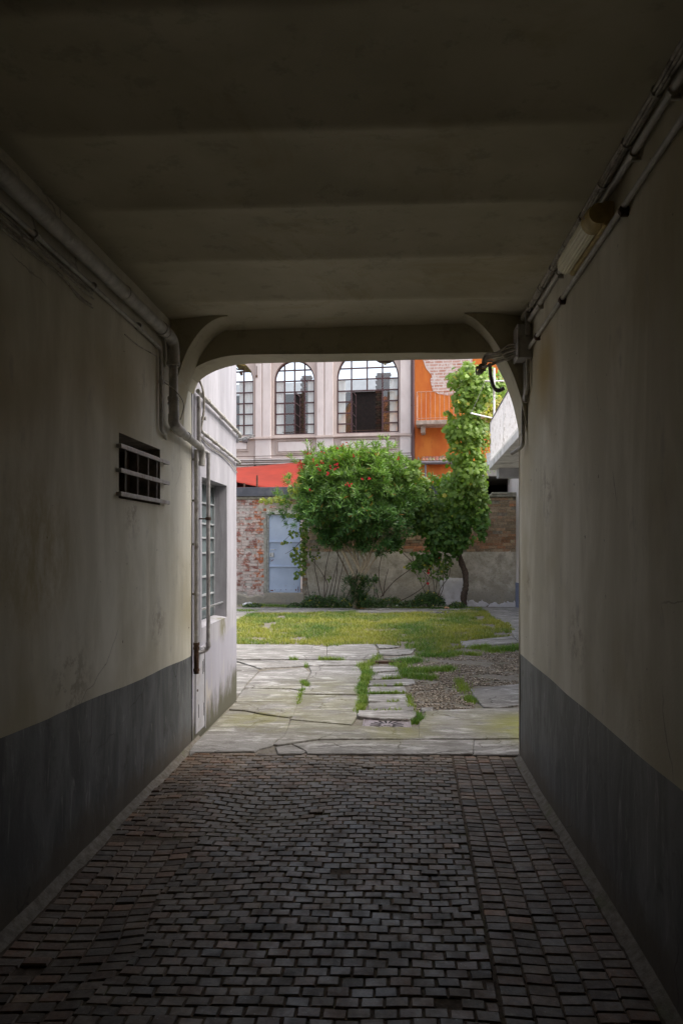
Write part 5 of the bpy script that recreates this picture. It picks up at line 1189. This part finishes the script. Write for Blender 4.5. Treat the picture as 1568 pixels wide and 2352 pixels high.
# blossoms, each a cluster of small petals
fl = [(742,1060),(767,1054),(772,1068),(772,1075),(725,1066),(710,1044),(716,1058),(740,1040),(786,1022),(796,1020),(755,1088),(763,1072),(835,1098),(848,1096),(798,1112),(803,1114),(713,1125),(688,1072),(696,1068),(692,1078),(775,1028),(690,1061),(735,1079),(812,1045),(700,1040),(866,1044),(911,1052)]
def pt_front(px, py):
    r = ray(px, py); best = None
    e = (px-808)/152; f_ = (py-1140)/125; s = max(.02, 1-min(1, abs(e)**2.4+abs(f_)**2.4)); return onY(px, py, YO-1.08*s**.42-.04)
for k, (px, py) in enumerate(fl):
    mm = MB(); c_ = pt_front(px, py)
    for j in range(random.randint(2, 4)):
        q = c_+Vector((rnd(-.05, .05), rnd(-.04, .02), rnd(-.04, .04)))
        for b in range(5):
            a = b*2*PI/5+j; r_p = .021; t1 = Vector((math.cos(a), rnd(-.5, -.1), math.sin(a)))*r_p; s1 = Vector((-math.sin(a), 0, math.cos(a)))*r_p*.5
            mm.add([q, q+t1*.6+s1, q+t1*1.1, q+t1*.6-s1], [(0, 1, 2, 3)])
    lp(mm.build('blossom', M['flower']))

# ---- grape vine : trunk on the wall, mass over the coping and tall column by the balcony
YV = 16.9
v0 = onY(1066, 1391, YV+.5)
gv = empty('grape_vine', (v0.x, v0.y, 0)); tag(gv, 'tall grape vine with dark twisted trunk climbing from the court wall to the balcony', 'vine')
vp = lambda o: lp(o, gv)
m = MB()
def vstem(L, r0, r1, Y=None):
    pts = smooth_path([onY(x, y, d) for x, y, d in L], 8); k = len(pts)
    m.tube(pts, [(r0+(r1-r0)*i/(k-1))*(1+.38*nz(i*.8, r0*77)) for i in range(k)], 9)
vstem([(1066, 1392, 17.45), (1064, 1370, 17.42), (1069, 1345, 17.4), (1066, 1315, 17.4), (1056, 1285, 17.4), (1052, 1262, 17.35), (1046, 1240, 17.3), (1062, 1205, 17.2), (1085, 1170, 17.0), (1100, 1120, 16.7), (1096, 1040, 16.3), (1100, 940, 16.1), (1110, 870, 16.0)], .085, .03)
vstem([(1068, 1345, 17.42), (1072, 1320, 17.4), (1064, 1295, 17.38), (1054, 1270, 17.38)], .04, .035)
vstem([(1050, 1255, 17.35), (1030, 1210, 17.2), (1000, 1180, 17.1), (965, 1165, 17.1)], .035, .015); vstem([(1046, 1240, 17.3), (1010, 1225, 17.2), (980, 1200, 17.2), (940, 1130, 17.2)], .025, .01)
vp(m.build('trunk', M['barkdark'], None, smooth=True))
def vine_blob(cx, cy, rx, ry, Y, ry_m, n, out):
    for _ in range(int(n*1.9)):
        a = RS.uniform(0, 2*PI); r = (1.22 if random.random() < .12 else 1)*math.sqrt(RS.uniform(0, 1)); s = math.sqrt(max(0, 1-r*r)); k = 1+.25*nz(math.cos(a)*2+cx, math.sin(a)*2, cy)
        px = cx+rx*r*k*math.cos(a); py = cy+ry*r*k*math.sin(a); f = 1 if random.random() < .72 else rnd(-.6, .6)
        if n > 60 and nz(px/11, py/9, 3.3) < -.16 and random.random() < .85: continue
        px += random.gauss(0, 4.5); py += random.gauss(0, 5); p = onY(px, py, Y-ry_m*s*f+rnd(-.12, .12)); out.append((p.x, p.y, p.z, (px-cx)/rx*.7, -.9*f, -(py-cy)/ry*.6))
vb = []
for args in ((1085, 865, 30, 28, 16.0, .4, 240), (1102, 890, 36, 40, 16.0, .5, 340), (1068, 915, 26, 30, 16.0, .4, 190), (1092, 935, 40, 38, 16.1, .5, 350), (1128, 930, 22, 50, 16.4, .4, 200), (1150, 905, 20, 30, 16.4, .3, 120), (1078, 985, 44, 38, 16.1, .5, 400), (1074, 1035, 42, 40, 16.2, .5, 400), (1078, 1085, 40, 40, 16.3, .5, 400),
             (1062, 1128, 48, 30, 16.5, .45, 330), (1084, 1125, 28, 34, 16.5, .4, 230), (1064, 1180, 32, 30, 16.8, .35, 240), (1110, 1180, 9, 32, 16.5, .15, 90), (1106, 1215, 7, 18, 16.5, .1, 30), (1018, 1160, 40, 26, 17.1, .3, 260), (1050, 1195, 44, 32, 17.0, .35, 380), (1005, 1190, 42, 30, 17.15, .3, 330), (1030, 1225, 50, 26, 17.1, .3, 340), (1054, 1238, 28, 18, 17.1, .3, 150),
             (970, 1150, 30, 24, 17.1, .3, 190), (985, 1175, 34, 32, 17.2, .3, 220), (965, 1205, 22, 18, 17.3, .2, 90), (1012, 1250, 30, 12, 17.2, .2, 110), (1045, 868, 14, 20, 16.0, .2, 50), (1035, 985, 12, 24, 16.1, .2, 50), (1140, 880, 16, 30, 16.5, .3, 90), (955, 1125, 30, 16, 17.0, .3, 120), (985, 1105, 34, 12, 17.2, .25, 80), (1028, 1103, 24, 14, 16.9, .25, 110), (962, 1195, 22, 18, 17.2, .2, 100), (1000, 1242, 22, 16, 17.2, .2, 90), (906, 1245, 14, 12, 17.2, .15, 60), (940, 1090, 16, 10, 16.4, .2, 50), (952, 1065, 10, 7, 16.4, .1, 20), (983, 1278, 26, 10, 17.3, .2, 60), (958, 1298, 12, 8, 17.3, .1, 26), (1040, 1262, 20, 8, 17.3, .15, 40)):
    vine_blob(*args, vb)
for (x0_, y0_, x1_, y1_, Yq) in ((1050, 900, 1028, 880, 16), (1045, 990, 1018, 1004, 16), (1040, 960, 1022, 945, 16), (1112, 860, 1128, 842, 16.1), (1075, 855, 1070, 832, 16), (1110, 1190, 1112, 1240, 16.4), (1098, 1180, 1106, 1225, 16.4), (1115, 1120, 1122, 1165, 16.4), (960, 1090, 930, 1062, 16.5), (1010, 1100, 985, 1092, 16.8), (1040, 1250, 1052, 1283, 17.2), (930, 1240, 905, 1252, 17.2), (985, 1270, 958, 1300, 17.2), (1000, 1255, 1010, 1290, 17.2)):
    for q_ in range(16):
        t_ = rnd(0, 1); p = onY(x0_+(x1_-x0_)*t_+random.gauss(0, 3), y0_+(y1_-y0_)*t_+random.gauss(0, 3), Yq+rnd(-.08, .08)); vb.append((p.x, p.y, p.z, rnd(-.5, .5), -.9, .2))
vb = np.array(vb); N = len(vb); P = vb[:, :3]; nrm = norm(vb[:, 3:]+np.array([[.1, 0, .55]])+.35*RS.randn(N, 3)); d = norm(np.stack([RS.uniform(-.8, .8, N), RS.uniform(-.5, .1, N), RS.uniform(-1, -.2, N)], 1))
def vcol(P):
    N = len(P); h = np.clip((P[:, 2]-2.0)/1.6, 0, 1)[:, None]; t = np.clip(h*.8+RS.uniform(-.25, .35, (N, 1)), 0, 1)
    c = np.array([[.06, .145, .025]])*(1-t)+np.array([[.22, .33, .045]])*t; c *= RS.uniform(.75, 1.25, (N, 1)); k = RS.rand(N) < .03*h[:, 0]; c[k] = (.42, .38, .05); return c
sz = RS.uniform(.055, .12, N)
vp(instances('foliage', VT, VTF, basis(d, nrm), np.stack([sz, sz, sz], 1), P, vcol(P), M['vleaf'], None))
# yellow-green potted plant leaves on the balcony
pb_ = []
for args in ((1133, 940, 16, 10, 12.9, .15, 90), (1122, 955, 12, 8, 12.8, .1, 60), (1146, 925, 8, 8, 12.9, .1, 30), (1125, 1012, 6, 9, 12.7, .05, 14)): vine_blob(*args, pb_)
pb_ = np.array(pb_); N = len(pb_); 
bp = empty('balcony_plant', (2.0, 12.9, 3.09)); tag(bp, 'yellowish plant spilling over the far end of the balcony rail', 'plant')
nrm = norm(np.array([[0, -.8, .6]])+.5*RS.randn(N, 3)); d = norm(RS.randn(N, 3)); lp(instances('foliage', VT, VTF, basis(d, nrm), RS.uniform(.05, .09, N), pb_[:, :3], leafcols(N, (.28, .32, .05), (.5, .42, .12), y=.15, yc=(.6, .38, .3)), M['vleaf'], None), bp)
m = MB(); pv = onY(1130, 965, 12.9); m.tube([(pv.x, 12.9, 3.09), (pv.x, 12.9, 3.30)], [.09, .12], 14); m.col = (.3, .12, .06); lp(m.build('pot', M['tile'], None, auto=50), bp)
m = MB()
for k in range(5): a = onY(1130+rnd(-12, 14), 945+rnd(-12, 12), 12.9); m.tube([(pv.x+rnd(-.05, .05), 12.9, 3.28), a], .008, 5)
lp(m.build('stem', M['barkdark']), bp)

# ---- creeper right of the door and over the wall top
def creeper(label, stems, leaves, size, cols, r=.006, cat='creeper', name='creeper', Y=17.75):
    b0 = onY(*stems[0][0], Y); t = empty(name, (b0.x, b0.y, 0)); tag(t, label, cat); m = MB()
    for L in stems: sp = smooth_path([onY(x, y, Y+rnd(-.12, .05)) for x, y in L], 5); m.tube(sp, [r*(1.4-.9*i/len(sp)) for i in range(len(sp))], 6)
    lp(m.build('stem', M['barkdark'], None, smooth=True), t)
    P = []
    for (cx, cy, rx, ry, n) in leaves:
        for _ in range(n): a = rnd(0, 2*PI); q = math.sqrt(random.random()); P.append(tuple(onY(cx+rx*q*math.cos(a), cy+ry*q*math.sin(a), Y-.08+rnd(-.15, .1))))
    P = np.array(P); N = len(P); nrm = norm(np.array([[0, -.9, .5]])+.45*RS.randn(N, 3)); d = norm(np.stack([RS.uniform(-1, 1, N), RS.uniform(-.4, .2, N), RS.uniform(-1, .3, N)], 1))
    lp(instances('foliage', VT, VTF, basis(d, nrm), RS.uniform(size*.6, size*1.3, N), P, leafcols(N, *cols), M['vleaf'], None), t); return t
creeper('leafy creeper hanging over the right edge of the blue door', [[(712, 1380), (704, 1330), (700, 1280), (694, 1240), (688, 1200), (665, 1180)], [(694, 1240), (672, 1262), (655, 1272)], [(700, 1290), (690, 1310), (676, 1330)], [(692, 1200), (670, 1190), (650, 1180)], [(690, 1222), (668, 1228), (645, 1250)]],
        [(693, 1295, 7, 26, 60), (698, 1265, 8, 20, 70), (686, 1186, 14, 5, 30), (674, 1226, 12, 8, 16), (657, 1247, 12, 6, 9), (677, 1275, 7, 20, 36), (698, 1220, 9, 26, 80), (668, 1183, 8, 3, 14), (682, 1322, 6, 10, 10)], .075, ((.07, .14, .03), (.22, .28, .06)))
creeper('thin yellow green creeper trailing along the wall top above the blue door', [[(700, 1165), (672, 1150), (640, 1148), (612, 1150)], [(690, 1130), (672, 1112), (666, 1092)], [(690, 1140), (670, 1125), (655, 1102)]],
        [(615, 1149, 22, 6, 40), (640, 1144, 10, 6, 26), (655, 1152, 16, 4, 18), (672, 1128, 10, 14, 34), (662, 1100, 8, 10, 14), (690, 1120, 14, 20, 60)], .075, ((.13, .20, .04), (.34, .34, .06)), Y=17.85)
for lab, st, lv in (('tall bare rambler canes arching over the render between door and oleander', [[(738, 1388), (728, 1330), (722, 1300), (726, 1280), (742, 1240)], [(745, 1385), (746, 1320), (756, 1270), (765, 1240)], [(770, 1385), (778, 1340), (789, 1280), (775, 1240)], [(760, 1385), (772, 1330), (776, 1260), (776, 1225)], [(752, 1384), (765, 1330), (775, 1290)], [(740, 1388), (752, 1345), (735, 1310), (720, 1290)], [(833, 1375), (812, 1330), (795, 1285), (782, 1235)], [(795, 1375), (818, 1320), (822, 1280), (822, 1240)]], [(722, 1270, 14, 20, 30), (772, 1240, 24, 14, 60), (757, 1330, 6, 6, 6)]),
                    ('bare rose canes and thin arching branches between oleander and grape vine', [[(880, 1370), (870, 1330), (873, 1290), (888, 1240), (892, 1210)], [(874, 1372), (905, 1335), (945, 1305), (962, 1285), (960, 1270)], [(905, 1245), (930, 1275), (968, 1310), (990, 1330)], [(905, 1385), (940, 1370), (975, 1345), (990, 1315)], [(945, 1270), (950, 1290), (960, 1300)], [(860, 1370), (858, 1340), (850, 1315)], [(868, 1372), (862, 1345), (864, 1325)], [(880, 1368), (884, 1335), (892, 1305)]], [(860, 1330, 8, 10, 14), (905, 1238, 13, 12, 50)])):
    creeper(lab, st, lv, .06, ((.06, .11, .03), (.14, .18, .05)), .009, 'canes', 'rambler_canes')
t = creeper('rose bush with a few red blooms in front of the white wall patch', [[(990, 1388), (985, 1350), (975, 1320), (968, 1300)], [(992, 1388), (996, 1345), (988, 1310), (992, 1285)], [(995, 1388), (1002, 1340), (1008, 1300), (1012, 1280)], [(998, 1388), (1012, 1350), (1030, 1325), (1034, 1300)], [(1000, 1385), (1016, 1355), (1018, 1320), (1022, 1290)], [(988, 1385), (975, 1360), (962, 1330), (948, 1310)]],
            [(1000, 1300, 36, 18, 150), (1025, 1290, 14, 18, 60), (945, 1300, 16, 10, 30), (975, 1292, 14, 10, 34), (1012, 1320, 22, 12, 36), (965, 1330, 10, 8, 8)], .06, ((.05, .11, .03), (.16, .22, .04)), .008, 'rose bush', 'rose_bush', 17.3)
for (px, py) in ((1007, 1280), (983, 1309), (983, 1316), (982, 1340), (985, 1287)):
    mm = MB(); c_ = onY(px, py, 17.15)
    for b in range(6): a = b*PI/3; v1 = Vector((math.cos(a), -.4, math.sin(a)))*.035; s1 = Vector((-math.sin(a), 0, math.cos(a)))*.02; mm.add([c_, c_+v1*.6+s1, c_+v1, c_+v1*.6-s1], [(0, 1, 2, 3)])
    lp(mm.build('bloom', M['flower']), t)

# ---- low shrubs along the foot of the wall
def low_plant(px, py, rx, ry, n, label, size=.05, cols=((.025, .065, .018), (.07, .13, .03)), name='low_shrub', cat='shrub', Y=17.25):
    b0 = onY(px, py, Y); rxm = rx*.0108; h = ry*.0108*1.9; t = empty(name, (b0.x, Y, 0)); tag(t, label, cat, 'low shrubs along the foot of the court wall'); m = MB(); P = []
    for k in range(12): a = rnd(0, 6.28); q = Vector((b0.x+rxm*.7*math.cos(a), Y+.2*math.sin(a), h*rnd(.5, .95))); m.tube([(b0.x+rnd(-.05, .05), Y, -.03), (b0.x+(q.x-b0.x)*.5, Y, h*.4), q], .006, 5)
    lp(m.build('stem', M['barkdark']), t)
    for _ in range(n):
        a = rnd(0, 6.28); q = math.sqrt(random.random()); x = q*math.cos(a); s = (1-q*q)**.5; top = h*(.25+.75*s)*(1+.3*nz(x*4+px, a, 2)); P.append((b0.x+rxm*x*1.05, Y+.28*q*math.sin(a), rnd(.15, 1)**.6*top-.02))
    P = np.array(P); nrm = norm(np.array([[0, -.5, .9]])+.5*RS.randn(n, 3)); d = norm(RS.randn(n, 3)+np.array([[0, -.3, .2]]))
    lp(instances('foliage', LT*np.array([1, .62, 1]), LTF, basis(d, nrm), RS.uniform(size*.7, size*1.3, n), P, leafcols(n, *cols), M['leaf'], None), t)
low_plant(722, 1372, 28, 17, 1000, 'dark leafy shrub just right of the door step'); low_plant(758, 1374, 20, 15, 600, 'small dark shrub at the foot of the bare rambler canes'); low_plant(788, 1380, 16, 12, 400, 'little green shrub left of the oleander stems')
low_plant(860, 1378, 24, 13, 600, 'low green shrub right of the oleander stems'); low_plant(900, 1380, 26, 14, 650, 'spreading low shrub below the arching rose canes'); low_plant(942, 1384, 20, 10, 380, 'thin low greenery left of the dense rounded shrub')
low_plant(985, 1372, 34, 21, 1500, 'dense rounded dark shrub left of the white wall patch', .06); low_plant(1050, 1386, 20, 8, 300, 'tiny shrub at the foot of the grape vine trunk'); low_plant(690, 1386, 30, 6, 380, 'creeping weeds under the door step'); low_plant(828, 1384, 26, 12, 600, 'ferny growth around the oleander base', .06)
low_plant(580, 1391, 22, 5, 380, 'weeds at the foot of the limewashed brick wall on the left')
# litter
for (px, py, col, lab) in ((590, 1378, (.75, .75, .76), 'crumpled white paper scrap lying at the foot of the brick wall'), (1025, 1393, (.45, .25, .14), 'small broken brick near the vine foot'), (790, 1383, (.7, .75, .78), 'tiny white scrap in the weeds left of the oleander'), (910, 1378, (.7, .72, .74), 'tiny white scrap in the weeds below the arching canes')):
    p = onZ(px, py+6, 0); mm = MB(); k = 1.6 if px == 590 else .7
    mm.grid(lambda s_, t_: (p.x+(s_-.5)*.16*k, min(p.y, 17.4)+(t_-.5)*.10, .02+.05*k*abs(nz(s_*5, t_*5, px))*2), 6, 4)
    o = mm.build('paper_scrap' if 'brick' not in lab[:13] else 'brick_chip', simple('scrap%d' % px, col, .8, 0, .1, 10, 0), None, solid=.01); tag(o, lab, 'scrap' if 'scrap' in lab else 'brick')
o_ = onZ(829, 1400, 0); mm = MB(); mm.add([(o_.x-.14, o_.y, .02), (o_.x, o_.y-.05, .035), (o_.x+.14, o_.y, .03), (o_.x, o_.y+.05, .04)], [(0, 1, 2, 3)]); o = mm.build('fallen_leaf', simple('orange_leaf', (.6, .28, .03), .7, 0, .1, 5, 0), None, solid=.003); tag(o, 'single orange yellow leaf fallen on the flagstones before the oleander', 'leaf')
p = onZ(714, 1396, 0); mm = MB(); mm.add([(p.x-.06, p.y, .03), (p.x, p.y-.05, .05), (p.x+.08, p.y, .02), (p.x, p.y+.05, .05)], [(0, 1, 2, 3)]); o = mm.build('fallen_leaf', simple('pale_leaf', (.6, .5, .3), .7, 0, .1, 5, 0), None, solid=.003); tag(o, 'pale dry leaf on the flagstones right of the door step', 'leaf')

# ================================================================== LIGHT, SKY, CAMERA
EL, AZ = math.radians(55), math.radians(97)   # azimuth measured clockwise from +Y (courtwards)
w = bpy.data.worlds.new('World'); bpy.context.scene.world = w; w.use_nodes = True; nt = w.node_tree; nt.nodes.clear()
sk_ = nt.nodes.new('ShaderNodeTexSky'); sk_.sky_type = 'NISHITA'; sk_.sun_disc = False; sk_.sun_elevation = EL; sk_.sun_rotation = AZ; sk_.air_density = 1.0; sk_.dust_density = 4.0; sk_.ozone_density = .6
bg = nt.nodes.new('ShaderNodeBackground'); bg.inputs[1].default_value = .15; wo_ = nt.nodes.new('ShaderNodeOutputWorld'); hs = nt.nodes.new('ShaderNodeHueSaturation'); hs.inputs['Saturation'].default_value = .45; nt.links.new(sk_.outputs[0], hs.inputs['Color']); nt.links.new(hs.outputs[0], bg.inputs[0]); nt.links.new(bg.outputs[0], wo_.inputs[0])
sl = bpy.data.lights.new('sun', 'SUN'); sl.energy = 1.0; sl.angle = math.radians(40); sl.color = (1, .95, .88); so = bpy.data.objects.new('sun', sl); C.objects.link(so)
sd = Vector((math.sin(AZ)*math.cos(EL), math.cos(AZ)*math.cos(EL), math.sin(EL))); so.rotation_euler = sd.to_track_quat('Z', 'Y').to_euler(); so.location = (0, 10, 30)
cam = bpy.data.cameras.new('camera'); cam.lens = 24; cam.sensor_width = 36; cam.sensor_fit = 'AUTO'; cam.clip_start = .05; cam.clip_end = 500
cam.shift_x = -(PPX-784)/2352; cam.shift_y = (PPY-1176)/2352
co = bpy.data.objects.new('camera', cam); C.objects.link(co); co.location = EYEP; co.rotation_euler = (PI/2, 0, TH); bpy.context.scene.camera = co
sc = bpy.context.scene; sc.view_settings.view_transform = 'Standard'; sc.view_settings.look = 'None'; sc.view_settings.exposure = 1.47; sc.view_settings.gamma = 1
sc.render.engine = 'CYCLES'; sc.cycles.max_bounces = 14; sc.cycles.diffuse_bounces = 8; sc.cycles.glossy_bounces = 4; sc.cycles.transparent_max_bounces = 12
sc.cycles.use_denoising = True; sc.cycles.sample_clamp_indirect = 8
